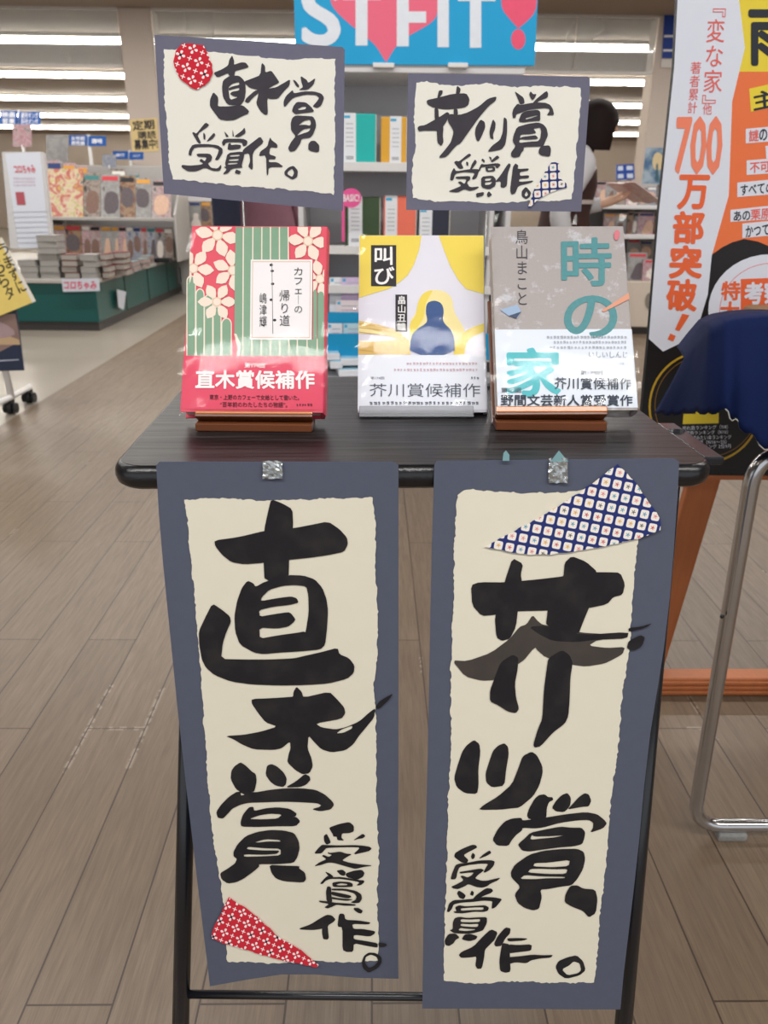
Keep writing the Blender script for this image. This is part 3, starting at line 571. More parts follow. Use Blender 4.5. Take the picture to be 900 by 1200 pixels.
brush(P, f, ["115,175 230,150 350,118 480,110 512,165 500,220 460,245 300,262 180,245 125,215", "230,85 265,85 262,115 225,165 215,150", "395,40 430,70 420,115 385,125", "190,240 225,255 228,330 272,420 265,500 272,560 250,598 215,565 210,450 190,340", "365,255 400,255 405,310 365,310",
 "305,282 330,300 300,370 265,420 270,460 200,455 90,455 45,462 32,430 50,410 100,405 190,355 250,320", "320,300 420,310 500,285 600,230 680,160 760,140 750,180 690,225 600,330 550,400 500,470 430,570 390,590 300,695 235,705 235,690 290,625 340,560 365,470 350,430 310,370"], greyink, sg, Z2)
brush(P, f, ["610,350 650,375 655,425 620,510 595,555 575,545 560,490 565,430", "725,345 750,385 745,440 725,490 732,535 700,525 692,460", "825,330 855,350 855,480 840,580 805,628 690,650 680,640 720,590 790,540 815,470 820,400"], greyink, sg, Z2)
f = crop(590, 95, 12.63)
brush(P, f, ["165,150 210,180 300,245 315,330 245,345 215,270", "400,150 440,195 490,190 470,240 435,285 405,260 380,195", "640,140 662,185 655,245 520,295 500,325 430,330 480,270", "140,550 130,480 145,410 210,330 250,355 400,325 500,315 620,320 690,350 730,410 748,490 735,505 640,505 680,450 680,410 620,400 480,410 360,430 280,460 190,490 180,545",
 "265,480 330,445 500,422 545,450 545,590 480,590 380,600 300,612 240,605 225,580|330,545 500,505 505,515 400,550 330,568",
 "200,680 350,635 510,610 590,640 640,700 660,800 620,890 590,965 500,970 300,975 300,1020 265,1060 240,1120 160,1135 115,1115 110,1060 180,965 135,890 150,800|440,705 545,685 558,740 545,850 510,890 400,895 230,915 240,860 350,868 520,855 480,800 400,810 280,825 245,845 255,790 400,785 490,765", "560,960 680,950 705,1010 690,1120 570,1105 520,1070 525,1010"], greyink, sg, Z2)
f = crop(515, 175, 5.625)
brush(P, f, ["195,25 212,40 140,85 160,125 130,130 95,85 110,75 130,80", "175,80 190,85 190,110 178,105", "235,65 248,85 215,130 200,135 215,95", "70,205 75,160 95,120 110,145 200,130 265,130 245,190 220,200 215,190 235,155 160,150 105,160 90,205", "105,180 200,175 205,195 180,220 200,250 265,245 240,265 200,275 165,262 120,285 55,278 110,255 145,240 120,215 140,210 165,230 180,195 110,195"], greyink, sg, Z2)
brush(P, f, ["285,60 300,75 295,90 275,70", "325,45 345,55 340,80", "380,38 398,55 350,85 335,80", "255,140 275,95 300,100 380,90 405,100 385,125 370,120 370,108 300,115 275,120 265,145", "300,115 365,112 368,145 310,150|318,125 350,122 350,135 320,138", "275,180 350,172 372,195 370,240 330,265 275,250|300,192 345,188 335,205 300,208|300,218 350,212 335,232 300,235", "240,290 295,280 290,305 245,318", "325,275 348,300 320,318 312,295"], greyink, sg, Z2)
brush(P, f, ["455,90 472,100 450,160 445,240 425,255 402,250 405,210 365,215 400,175", "500,92 520,105 515,130 590,125 585,140 530,150 530,175 590,170 590,190 525,195 525,215 625,205 600,222 520,240 500,290 475,300 465,270 480,150 485,115"], greyink, sg, Z2)
brush(P, f, ["570,245 605,285 595,315 570,330 542,310 542,275|575,275 585,300 570,312 560,300"], greyink, sg, Z2, 'brush_full_stop')
o = sheet('cloth_scrap', P, f('605,325 625,262 660,218 700,140 745,78 792,95 795,190 840,228 840,252 790,262 720,290 650,330 592,388 585,378'), bluecloth2, sg, .0016, .0006); uvmap(o, grid_uv(P, (515 + 720 / 5.625, 175 + 150 / 5.625), (9.6, -.6), (.3, 10))); o['label'] = 'white cloth scrap with navy grid'
# ================================================================== the three books
def clip_rect(p, x0, y0, x1, y1):
    for ax, v, keep in ((0, x0, 1), (0, x1, -1), (1, y0, 1), (1, y1, -1)):
        q = []
        for i in range(len(p)):
            a, b = p[i - 1], p[i]; ia = (a[ax] - v) * keep >= 0; ib = (b[ax] - v) * keep >= 0
            if ia != ib:
                t = (v - a[ax]) / (b[ax] - a[ax]); q.append((a[0] + (b[0] - a[0]) * t, a[1] + (b[1] - a[1]) * t))
            if ib: q.append(b)
        p = q
        if not p: return []
    return p
def film_material():
    m = bpy.data.materials.new('clear_film'); m.use_nodes = True; n, l = nodes(m); n.remove(n['Principled BSDF']); o = n['Material Output']
    t = n.new('ShaderNodeBsdfTransparent'); t.inputs[0].default_value = (.98, .98, .98, 1); g = n.new('ShaderNodeBsdfGlossy'); g.inputs['Roughness'].default_value = .06
    nz = n.new('ShaderNodeTexNoise'); nz.inputs['Scale'].default_value = 26; nz.inputs['Detail'].default_value = 2; nz.inputs['Distortion'].default_value = 1; tc = n.new('ShaderNodeTexCoord'); l.new(tc.outputs['Object'], nz.inputs['Vector'])
    bp = n.new('ShaderNodeBump'); bp.inputs['Strength'].default_value = .1; bp.inputs['Distance'].default_value = .002; l.new(nz.outputs['Fac'], bp.inputs['Height']); l.new(bp.outputs[0], g.inputs['Normal'])
    fr = n.new('ShaderNodeFresnel'); fr.inputs[0].default_value = 1.42; l.new(bp.outputs[0], fr.inputs['Normal'])
    m2 = n.new('ShaderNodeMixShader'); l.new(math_node(n, l, 'MULTIPLY', fr.outputs[0], .34), m2.inputs[0]); l.new(t.outputs[0], m2.inputs[1]); l.new(g.outputs[0], m2.inputs[2]); l.new(m2.outputs[0], o.inputs[0]); return m
film = film_material()
pages = mat('book_pages', (235, 228, 212), .8, var=.08, scale=8, stretch=(1, 1, 200))
def book(corners, W, obi_top, cover_m, obi_m, label, D=.019, spine_m=None):
    (tl, tr, br, bl) = corners
    wt = math.dist(tl, tr); wb = math.dist(bl, br)
    a, b_, c, d = dep(*tl, W * FPX / wt), dep(*tr, W * FPX / wt), dep(*br, W * FPX / wb), dep(*bl, W * FPX / wb)
    o0 = (c + d) / 2; P = Plane(o0, ((b_ - a) + (c - d)) / 2, (a + b_) / 2 - o0)
    r = tag(empty('book', M=P.M), label, 'book', 'wrapped novels on the display table')
    q = [P.px(*p) for p in corners]; x0 = (q[0].x + q[3].x) / 2; x1 = (q[1].x + q[2].x) / 2; y1 = (q[0].y + q[1].y) / 2; y0 = (q[2].y + q[3].y) / 2
    # cover: front board, rounded spine on one side, back board
    b = MB()
    n = 7; prof = [(x0, -.0002)] + [(x1 - .002 + .002 * math.sin(t * math.pi / 2 / n), -.002 + .0018 * math.cos(t * math.pi / 2 / n)) for t in range(n + 1)] + [(x1 + .0012, -D / 2)] + [(x1 - .002 + .002 * math.cos(t * math.pi / 2 / n), -D + .002 - .002 * math.sin(t * math.pi / 2 / n)) for t in range(n + 1)] + [(x0, -D)]
    inner = [(x0, -D + .0012), (x1 - .003, -D + .0012), (x1 - .003, -.0016), (x0, -.0016)]
    pr = prof + inner
    bot = [b.bm.verts.new((x, y0, z)) for x, z in pr]; top = [b.bm.verts.new((x, y1, z)) for x, z in pr]; N = len(pr)
    k = b.mi(cover_m)
    for i in range(N): b.bm.faces.new([bot[i], bot[(i + 1) % N], top[(i + 1) % N], top[i]])
    tris = tessellate_polygon([[Vector((x, z, 0)) for x, z in pr]])
    for t in tris: b.bm.faces.new([bot[j] for j in t]); b.bm.faces.new([top[j] for j in t])
    cov = b.build('cover', r)
    b = MB(); b.box(((x0 + x1) / 2 - .001, (y0 + y1) / 2, -D / 2), (x1 - x0 - .006, y1 - y0 - .006, D - .004), pages); b.build('page_block', r)
    # paper band
    yb = P.px(450, obi_top).y if not isinstance(obi_top, tuple) else P.px(*obi_top).y
    b = MB(); k = b.mi(obi_m); yl = y0 + .0022
    outer = [(x0 - .0003, .0003)] + [(x1 - .002 + .0025 * math.sin(t * math.pi / 2 / n), -.002 + .0023 * math.cos(t * math.pi / 2 / n)) for t in range(n + 1)] + [(x1 + .0016, -D + .001)]
    lo = [b.bm.verts.new((x, yl, z)) for x, z in outer]; hi = [b.bm.verts.new((x, yb, z)) for x, z in outer]
    for i in range(len(outer) - 1): b.bm.faces.new([lo[i], lo[i + 1], hi[i + 1], hi[i]])
    obi = b.build('paper_band', r)
    # crinkled clear wrap: front film, puckered flaps at the top and left
    b = MB(); k = b.mi(film); rr = random.Random(len(label)); NX, NY = 22, 26; g = []
    for j in range(NY + 1):
        row = []
        for i in range(NX + 1):
            u, v = i / NX, j / NY; x = x0 - .003 + (x1 - x0 + .006) * u; y = y0 - .004 + (y1 - y0 + .012) * v
            e = max(0, (.07 - u) / .07, (v - .94) / .06, (.06 - v) / .06)
            z = .0028 + .0012 * math.sin(u * 3.1) * math.sin(v * 3.1) + rr.uniform(0, .0003) + e * rr.uniform(-.004, .0015)
            if v > .97: y += .009 * max(0, math.sin(u * math.pi)) ** .5 * (.55 + .45 * math.sin(u * 9 + len(label))) + rr.uniform(0, .001)
            if u < .03: x -= rr.uniform(0, .004) * (1.3 - v)
            row.append(b.bm.verts.new((x, y, z)))
        g.append(row)
    for j in range(NY):
        for i in range(NX): f_ = b.bm.faces.new([g[j][i], g[j][i + 1], g[j + 1][i + 1], g[j + 1][i]]); f_.smooth = (2 < i < NX - 1 and 1 < j < NY - 2)
    o = b.build('plastic_wrap', r, False); o['label'] = 'crinkled clear plastic wrap'
    return P, r, cov, obi, (x0, x1, y0, y1)
def stand(P, dims, lip, m, label, D=.019, lipm=None):
    """easel rest: front lip, tray, back plate, strut down to the table"""
    x0, x1, y0, y1 = dims; r = tag(empty('book_stand', M=P.M), label, 'book stand', 'rests under the three books')
    lx0, lx1 = P.px(lip[0], lip[1], .006).x, P.px(lip[2], lip[1], .006).x; ly1 = P.px((lip[0] + lip[2]) / 2, lip[1], .006).y
    R = P.M.to_3x3(); up = R.inverted() @ Vector((0, 0, 1))
    drop = lambda p: (P.M @ Vector(p)).z - TZ
    t = -.0012; ty = y0 - .0045
    b = MB(); b.box(((lx0 + lx1) / 2, (ly1 + ty) / 2, .0066), (lx1 - lx0, ly1 - ty, .003), lipm or m, bev=.001); b.build('lip', r)
    b = MB(); b.box(((lx0 + lx1) / 2, ty - .0012, -.008), (lx1 - lx0, .003, .032), m, bev=.0008); b.build('tray', r)
    b = MB(); b.box(((lx0 + lx1) / 2, ty + .062, -D - .0045), (lx1 - lx0, .13, .003), m, bev=.0008); b.build('back_plate', r)
    # feet blocks to the table
    c = Vector(((lx0 + lx1) / 2, ty - .002, -.004)); Wp = P.M @ c; h = Wp.z - TZ - .0004
    if h > .003:
        yawm = Matrix.Rotation(math.atan2(P.x.y, P.x.x), 3, 'Z'); cc = P.M.inverted() @ Vector((Wp.x, Wp.y, TZ + .0003 + h / 2))
        b = MB(); b.box(cc, ((lx1 - lx0), .024, h), m, R.inverted() @ yawm, bev=.001); b.build('base_block', r)
    a = Vector(((lx0 + lx1) / 2, ty + .115, -D - .006)); Wa = P.M @ a; bt = P.M.inverted() @ Vector((Wa.x, Wa.y + .03, TZ + .004))
    if bt.z < a.z: b = MB(); b.tube([a, bt], .003, m, 10); b.build('strut', r)
    return r
# --- left book
f = crop(200, 230, 4.285)
pk = mat('cover_pink', (226, 78, 98), .5, var=.03); gr = mat('cover_green', (128, 164, 136), .5, var=.05, scale=120); cr = mat('cover_cream', (240, 224, 208), .5, var=.03)
wh = mat('cover_white', (240, 236, 238), .5, var=.02); bk = mat('print_black', (40, 36, 42), .6, var=.05); obir = mat('band_rose', (222, 48, 88), .42, var=.03); pw = mat('print_white', (246, 244, 244), .6, var=.01)
pdk = mat('print_maroon', (92, 18, 40), .6); pc = mat('cover_petal_shade', (226, 196, 168), .5)
C1 = ((222, 265), (381, 265), (382.5, 484), (215, 482))
P, bk1, cov, obi, dm = book(C1, .130, (300, 417.3), pk, obir, 'pink and green floral novel with a rose paper band, leftmost of the three books')
def flower(cx_, cy_, r, rot, box, n=6):
    out = []
    for k in range(n):
        a = rot + 2 * math.pi * k / n
        pts = [(.2, .04), (.42, .2), (.66, .29), (.86, .2), (1.06, 0), (.86, -.2), (.66, -.29), (.42, -.2), (.2, -.04)]
        p = [(cx_ + r * (u * math.cos(a) - v * math.sin(a)), cy_ + r * (u * math.sin(a) + v * math.cos(a))) for u, v in pts]
        p = clip_rect(p, *box)
        if len(p) > 2: out.append((p, cr))
    p = clip_rect(ell(cx_, cy_, r * .26, r * .26, 14), *box)
    if len(p) > 2: out.append((p, pc))
    p = clip_rect(ell(cx_, cy_, r * .2, r * .2, 14), *box)
    if len(p) > 2: out.append((p, cr))
    return out
def tp(p): return [(200 + a / 4.285, 230 + b_ / 4.285) for a, b_ in p]
items = []
for x0, x1, yt in ((84, 122, 405), (130, 165, 470), (172, 208, 500), (216, 250, 560), (259, 302, 618)):
    items.append((tp([(x0 - 5, 802)] + [((x0 + x1) / 2 + (x1 - x0 + 10) / 2 * math.cos(math.pi * (1 - k / 8)), yt + 22 - 30 * math.sin(math.pi * k / 8)) for k in range(9)] + [(x1 + 5, 802)]), cr))
    items.append((tp([(x0, 802)] + [((x0 + x1) / 2 + (x1 - x0) / 2 * math.cos(math.pi * (1 - k / 8)), yt + 24 - 26 * math.sin(math.pi * k / 8)) for k in range(9)] + [(x1, 802)]), gr))
LB = (94, 154, 326, 700); RB = (590, 154, 768, 330); RB2 = (715, 320, 771, 500)
for a in (flower(235, 195, 108, .2, LB), flower(113, 362, 100, .1, LB), flower(312, 372, 100, .4, LB), flower(232, 530, 92, .0, LB), flower(690, 225, 100, .1, RB), flower(750, 415, 92, .3, RB2)): items += [(tp(p), m_) for p, m_ in a]
items.append((f('326,154 590,154 590,430 590,802 352,802 335,760 320,700 322,400'), gr))
for x0, x1, yt in ((715, 735, 470), (739, 770, 480)): items.append((tp([(x0, 802)] + [((x0 + x1) / 2 + (x1 - x0) / 2 * math.cos(math.pi * (1 - k / 6)), yt + 20 - 22 * math.sin(math.pi * k / 6)) for k in range(7)] + [(x1, 802)]), gr))
items.append((f('588,720 716,720 716,802 588,802'), gr))
for xa, xb in ((365, 362), (413, 408), (458, 455), (501, 501), (546, 548), (590, 594)): items.append((tp([(xa - 3, 154), (xa + 3, 154), (xb + 3, 802), (xb - 3, 802)]), cr))
for xa in (636, 685, 736): items.append((tp([(xa - 2.5, 715), (xa + 2.5, 715), (xa + 3, 802), (xa - 3, 802)]), cr))
items.append((f('318,690 330,690 352,745 345,802 330,802 340,760'), cr))
items.append((f('402,318 712,318 708,720 398,720'), wh)); items.append(([f('410,326 704,326 700,712 406,712'), f('414,331 700,331 696,707 410,707')], pc))
for x, y in ((505, 345), (510, 375), (512, 440), (505, 520), (522, 622)): items.append((tp(ell(x, y, 9, 7, 8)), bk))
items.append((tp([(507, 335), (510, 335), (515, 690), (511, 690)]), mat('print_grey', (140, 132, 134), .6)))
art(P, items, 'cover_print', cov, .0002, .00001)
text(P, 'カフェ｜の', tuple(f('618,358 664,358 660,585 622,585')), bk, cov, 'title_lettering', .0016, -.006, True)
text(P, '帰り道', tuple(f('546,472 598,470 598,650 548,650')), bk, cov, 'title_lettering', .0016, -.006, True)
text(P, '嶋津輝', tuple(f('446,485 482,485 482,655 446,655')), bk, cov, 'author_lettering', .0016, -.004, True)
text(P, '第174回', tuple(f('372,836 472,838 472,862 372,860')), pw, obi, z=.0009, bold=.015)
text(P, '直木賞候補作', tuple(f('128,874 720,878 722,966 126,964')), pw, obi, z=.0009, bold=.028)
text(P, '東京・上野のカフェーで女給として働いた。', tuple(f('195,995 645,998 645,1024 195,1021')), pdk, obi, z=.0009, bold=.01)
text(P, '“百年前のわたしたちの物語”。', tuple(f('248,1032 585,1034 585,1060 248,1058')), pdk, obi, z=.0009, bold=.01)
greek(P, (200 + 632 / 4.285, 230 + 1041 / 4.285, 200 + 714 / 4.285, 230 + 1054 / 4.285), 6, pdk, obi, .0009)
amber = mat('amber_acrylic', (196, 112, 40), .2, var=.12, spec=.6, coat=.4)
stand(P, dm, (229, 482.5, 366), mat('brown_acrylic', (112, 64, 38), .3, var=.15, coat=.4), 'brown acrylic rest under the pink floral book', lipm=amber)
# --- middle book
f = crop(370, 220, 4.09)
ye = mat('cover_yellow', (238, 214, 84), .5, var=.03); oc = mat('cover_ochre', (226, 196, 116), .5, var=.06, scale=80); lv = mat('cover_lavender', (226, 224, 236), .5, var=.02)
bl = mat('cover_figure_blue', (40, 78, 138), .5, var=.2, scale=90, stretch=(1, 4, 1)); obiw = mat('band_white', (232, 236, 246), .4, var=.02); pg = mat('print_slate', (92, 98, 112), .6); pn = mat('cover_pale_yellow', (244, 228, 160), .5)
C2 = ((421.3, 275.7), (566.8, 275.7), (571, 483), (419, 483))
P, bk2, cov, obi, dm = book(C2, .127, (490, 416), lv, obiw, 'yellow and white novel with a blue figure on its cover, middle of the three books')
items = [(chaikin(f('211,229 507,229 495,300 470,370 440,420 405,450 350,485 280,505 207,528'), 0), ye), (f('590,229 804,229 806,509 720,485 682,440 645,375 615,300'), ye),
 (f('206,636 300,655 400,690 450,735 455,800 203,800 205,735 300,735 400,728 330,705 205,695'), oc), (f('206,660 300,690 330,705 205,698'), pn), (f('206,735 300,742 390,760 420,798 203,798'), mat('cover_gold', (222, 184, 96), .5, var=.1)),
 (chaikin(f('450,640 482,600 488,550 515,502 560,488 620,495 655,530 660,590 690,640 715,680 712,760 445,760'), 1), pn),
 (chaikin(f('448,650 480,615 488,550 515,502 565,488 545,520 525,560 520,620 495,660 455,720'), 1), ye),
 (f('665,745 715,690 760,665 806,650 806,690 750,715 722,745 712,800 660,800'), ye), (f('722,745 750,715 806,690 808,800 712,800'), lv),
 (chaikin(f('530,560 545,545 575,540 605,555 615,590 608,630 620,655 650,680 665,720 668,802 448,802 455,715 480,680 530,650 535,630 527,600'), 1), bl),
 (f('265,275 386,275 386,472 265,472'), bk), (f('382,512 438,512 438,690 382,690'), bk)]
for y in (650, 668, 690, 755, 775): items.append((f(f'208,{y} 300,{y+12} 380,{y+24} 380,{y+26} 300,{y+15} 208,{y+3}'), mat('cover_brush_line', (196, 150, 84), .5)))
art(P, items, 'cover_print', cov, .0002, .00002)
text(P, '叫び', tuple(f('284,284 374,284 376,462 282,462')), pw, cov, 'title_lettering', .0012, .02, True)
text(P, '畠山丑雄', tuple(f('392,519 432,519 432,685 390,685')), pw, cov, 'author_lettering', .0012, .012, True)
pkg = mat('print_pale_rose', (214, 178, 184), .6)
greek(P, (370 + 435 / 4.09, 220 + 836 / 4.09, 370 + 780 / 4.09, 220 + 850 / 4.09), 22, pkg, obi, .0009, seed=2); greek(P, (370 + 375 / 4.09, 220 + 866 / 4.09, 370 + 782 / 4.09, 220 + 880 / 4.09), 26, pkg, obi, .0009, seed=3)
text(P, '芥川賞候補作', tuple(f('258,938 788,938 788,1004 258,1000')), pg, obi, z=.0009, bold=-.004)
text(P, '第174回', tuple(f('262,905 328,905 328,918 262,918')), pg, obi, z=.0009)
greek(P, (370 + 745 / 4.09, 220 + 906 / 4.09, 370 + 785 / 4.09, 220 + 918 / 4.09), 3, pg, obi, .0009, seed=4); greek(P, (370 + 258 / 4.09, 220 + 1024 / 4.09, 370 + 788 / 4.09, 220 + 1040 / 4.09), 26, pg, obi, .0009, seed=5)
clearac = mat('clear_acrylic', (205, 208, 214), .12, var=.04, spec=.7, trans=.55)
stand(P, dm, (421, 476, 555), clearac, 'clear acrylic rest under the yellow book')
# --- right book
f = crop(560, 240, 4.444)
def plaster():
    m = bpy.data.materials.new('cover_plaster'); m.use_nodes = True; n, l = nodes(m); b = n['Principled BSDF']; b.inputs['Roughness'].default_value = .5
    tc = n.new('ShaderNodeTexCoord'); a = n.new('ShaderNodeTexNoise'); a.inputs['Scale'].default_value = 32; a.inputs['Detail'].default_value = 6; a.inputs['Roughness'].default_value = .7; l.new(tc.outputs['Object'], a.inputs['Vector'])
    rp = n.new('ShaderNodeValToRGB'); rp.color_ramp.elements[0].position = .55; rp.color_ramp.elements[0].color = lin((178, 170, 168)); rp.color_ramp.elements[1].position = .63; rp.color_ramp.elements[1].color = lin((206, 206, 212)); l.new(a.outputs['Fac'], rp.inputs[0])
    s = n.new('ShaderNodeTexNoise'); s.inputs['Scale'].default_value = 700; l.new(tc.outputs['Object'], s.inputs['Vector'])
    c = mixc(n, l, math_node(n, l, 'MULTIPLY', s.outputs['Fac'], .25), rp.outputs[0], lin((130, 124, 124))); l.new(c, b.inputs['Base Color']); return m
te = mat('cover_teal', (78, 146, 152), .5, var=.14, scale=250); cy = mat('band_cyan', (82, 192, 200), .5, var=.08, scale=200); obib = mat('band_pale_blue', (228, 235, 246), .4, var=.02); ps = mat('print_dark_slate', (52, 62, 78), .6)
C3 = ((579, 266), (734.6, 264.7), (744.5, 480.8), (580, 480.8))
P, bk3, cov, obi, dm = book(C3, .130, (660, 386), plaster(), obib, 'grey plaster patterned novel with a teal title, rightmost of the three books')
text(P, '時', tuple(f('438,178 692,172 692,418 440,418')), te, cov, 'title_lettering', .0004, .018)
text(P, 'の', tuple(f('455,478 718,476 722,690 455,690')), te, cov, 'title_lettering', .0003, .02)
text(P, '鳥山まこと', tuple(f('196,130 260,130 262,520 200,520')), mat('print_charcoal', (66, 66, 74), .6), cov, 'author_lettering', .0004, -.006, True)
art(P, [(f('116,546 205,520 226,556 205,590 160,578'), mat('chip_blue', (160, 184, 214), .5)), (f('160,578 226,556 200,592'), mat('chip_navy', (60, 74, 104), .5)), (f('645,550 785,458 790,490 655,558'), mat('chip_peach', (226, 158, 128), .5)), (chaikin(f('725,128 740,140 735,175 720,188 708,170 712,140'), 1), mat('chip_pink', (218, 120, 132), .5))], 'cover_print', cov, .0008, .00004)
text(P, '家', tuple(f('150,750 428,750 426,992 150,992')), cy, obi, 'title_lettering', .0006, .026)
text(P, '第174回', tuple(f('535,861 648,862 648,886 535,886')), ps, obi, z=.0012, bold=.01)
text(P, '芥川賞候補作', tuple(f('398,898 800,902 802,962 398,960')), ps, obi, z=.0012, bold=.012)
text(P, '第47回', tuple(f('122,952 224,952 224,978 122,978')), ps, obi, z=.0012, bold=.01)
text(P, '野間文芸新人賞受賞作', tuple(f('120,988 805,990 805,1048 120,1046')), ps, obi, z=.0012, bold=.014)
pale = mat('print_pale_grey', (176, 178, 186), .6)
text(P, 'いしいしんじ', tuple(f('578,764 780,766 780,798 578,796')), mat('print_mid_grey', (140, 144, 152), .6), obi, z=.0012)
for k, (x0, y) in enumerate(((360, 682), (395, 708), (375, 736))): greek(P, (560 + x0 / 4.444, 240 + y / 4.444, 560 + 780 / 4.444, 240 + (y + 15) / 4.444), 24 - k, pale, obi, .0012, seed=10 + k)
greek(P, (560 + 726 / 4.444, 240 + 820 / 4.444, 560 + 764 / 4.444, 240 + 834 / 4.444), 3, pale, obi, .0012, seed=14)
stand(P, dm, (581, 476.5, 711), mat('brown_acrylic', (112, 64, 38), .3, var=.15, coat=.4), 'brown acrylic rest under the grey plaster book', lipm=amber)
# ================================================================== right side: poster board, wooden easel, pipe frame with cloth
PY = 1.4
P = yplane(850, 300, PY)
board = tag(empty('poster_board', M=P.M), 'tall white, orange, yellow and black poster board behind the table on the right', 'poster')
pbk = mat('poster_black', (24, 22, 24), .45, var=.05); pwh = mat('poster_white', (226, 230, 242), .45, var=.02); por = mat('poster_orange', (240, 120, 66), .45, var=.03); pye = mat('poster_yellow', (238, 214, 58), .45, var=.03); pro = mat('poster_orange_print', (238, 104, 56), .5, var=.03); prd = mat('poster_coral_print', (232, 104, 96), .5); pdkk = mat('poster_ink', (34, 40, 48), .5); pgo = mat('poster_gold', (196, 158, 44), .45)
sheet('panel', P, ID('797,-60 790,80 772,250 760,397 752,482 748,556 1080,560 1110,-60'), pbk, board, 0, .012)
art(P, [(ID('880,-60 1108,-60 1105,84 866,84 840,84 840,-60'), pye), (ID('864,84 1105,84 1095,320 960,330 930,302 905,290 888,283 872,280 858,284 846,290 832,300 820,318 830,200'), por),
 (ID('797,-60 866,-60 866,0 873,56 858,119 854,229 834,300 829.5,345 814.5,394 777,412 760.3,397 772,250 790,80'), pwh), (ell(902, 364, 72, 66, 40), pwh),
 ([ell(826, 477, 66, 66, 48), ell(826, 477, 63.5, 63.5, 48)], pgo), ([ell(828, 476, 61, 60, 48), ell(828, 476, 60, 59, 48)], mat('poster_bronze', (130, 96, 40), .45)),
 (ID('801,485 815,485 816,477 831,476.5 830.5,485 842.5,484 842,496 800,497'), pye), ([ell(905, 366, 62, 58, 40), ell(905, 366, 61.3, 57.3, 40)], prd),
 (ID('868,327 1000,322 1000,380 868,380'), pro), (ID('878,104 940,90 940,118 880,131'), pye)] +
 [(ID(q), pwh) for q in ('874,151 950,144 950,162 874,168', '897,171 950,168 950,184 898,186', '875,188 950,182 950,200 875,205', '864,214 950,206 950,224 864,231', '856,246 950,236 950,254 856,260', '870,262 950,254 950,272 870,279')], 'printed_design', board, .0003, .00003)
ZP = .0011
f = crop(720, 0, 4.283)
text(P, '﹃変な家﹄', tuple(f('470,42 560,42 535,520 440,520')), prd, board, z=ZP, vertical=True)
text(P, '他', tuple(f('445,520 490,520 488,575 443,575')), prd, board, z=ZP)
text(P, '著者累計', tuple(f('385,310 438,310 412,570 365,570')), prd, board, z=ZP, vertical=True)
text(P, '700', tuple(f('318,595 545,592 530,868 300,862')), mat('poster_salmon_print', (246, 136, 104), .5), board, z=ZP, bold=.03)
text(P, '万', tuple(f('328,882 475,884 465,1045 318,1045')), pro, board, z=ZP, bold=.035)
f = crop(740, 250, 4)
for ch, q in (('部', '203,-5 340,-5 330,138 198,138'), ('突', '188,152 328,158 324,300 180,300'), ('破', '172,312 304,314 300,455 165,452')): text(P, ch, tuple(f(q)), pro, board, z=ZP, bold=.04)
art(P, [(f('238,470 272,478 225,552 204,545'), pro), (f('182,563 208,575 196,600 170,590'), pro)], 'printed_mark', board, ZP)
text(P, '雨', (879, 13, 938, 75), pdkk, board, z=ZP, bold=.03)
text(P, '主人', ((882, 109), (938, 97), (938, 119), (884, 130)), pdkk, board, z=ZP, bold=.02)
text(P, '謎', ((878, 153), (889, 152), (889, 165), (878, 166)), prd, board, z=ZP, bold=.02); text(P, 'の', ((890, 152), (899, 151), (899, 164), (890, 165)), pdkk, board, z=ZP, bold=.02)
text(P, '不可', ((879, 191), (902, 189), (902, 201), (879, 203)), prd, board, z=ZP, bold=.02)
text(P, 'すべての', ((868, 217), (906, 213), (906, 226), (868, 229)), pdkk, board, z=ZP, bold=.02)
text(P, 'あの', ((860, 248), (879, 246), (879, 258), (860, 259)), pdkk, board, z=ZP, bold=.02); text(P, '栗原', ((880, 246), (903, 244), (903, 256), (880, 258)), prd, board, z=ZP, bold=.02)
text(P, 'かつて', ((874, 265), (901, 262), (901, 275), (874, 278)), pdkk, board, z=ZP, bold=.02)
text(P, '特大', tuple(f('426,320 510,320 502,500 415,500')), pro, board, z=ZP, bold=.03, vertical=True)
text(P, '考察', tuple(f('532,326 710,322 710,420 532,425')), pwh, board, z=ZP, bold=.04); text(P, 'マップ', tuple(f('526,440 740,436 740,520 526,524')), pwh, board, z=ZP, bold=.04)
for q, s_ in (('165,1000 452,990 452,1010 165,1020', 'Amazon 売れ筋ランキング（9/8）'), ('185,1022 452,1014 452,1034 185,1042', '楽天 本 最新ランキング（9/10）'), ('208,1044 468,1038 468,1058 208,1064', 'メーター 読みたい本ランキング'), ('245,1066 445,1060 445,1080 245,1086', '部門 週間（9/16～22）'), ('255,1086 466,1080 466,1100 255,1106', '週間ランキング 2位9月')): text(P, s_, tuple(f(q)), pwh, board, z=ZP)
# wooden easel carrying the board
wood = mat('orange_wood', (176, 104, 62), .45, var=.15, scale=14, stretch=(8, 8, .6), spec=.4)
es = tag(empty('wooden_easel', (.66, 1.45, 0)), 'orange wooden easel with a ridged floor rail carrying the poster board', 'easel')
Lt, Lb = aty(842, 500, 1.432), atz(757, 790, .012); iv = Matrix.Translation((-.66, -1.45, 0))
def bar(name, a, c, wx, wy, par, m):
    a, c = Vector(a), Vector(c); z = (c - a).normalized(); x = Vector((1, 0, 0)); x = (x - z * x.dot(z)).normalized(); y = z.cross(x); R = Matrix((x, y, z)).transposed()
    b = MB(); b.box((a + c) / 2, (wx, wy, (c - a).length), m, R, bev=.003); return b.build(name, par)
bar('leg', iv @ (Lb + Vector((0, 0, .0))), iv @ (Lt + (Lt - Lb) * .35), .062, .022, es, wood)
bar('leg', iv @ (Lb + Vector((.52, .02, 0))), iv @ (Lt + (Lt - Lb) * .35 + Vector((.46, 0, 0))), .05, .022, es, wood)
b = MB(); z0 = 0
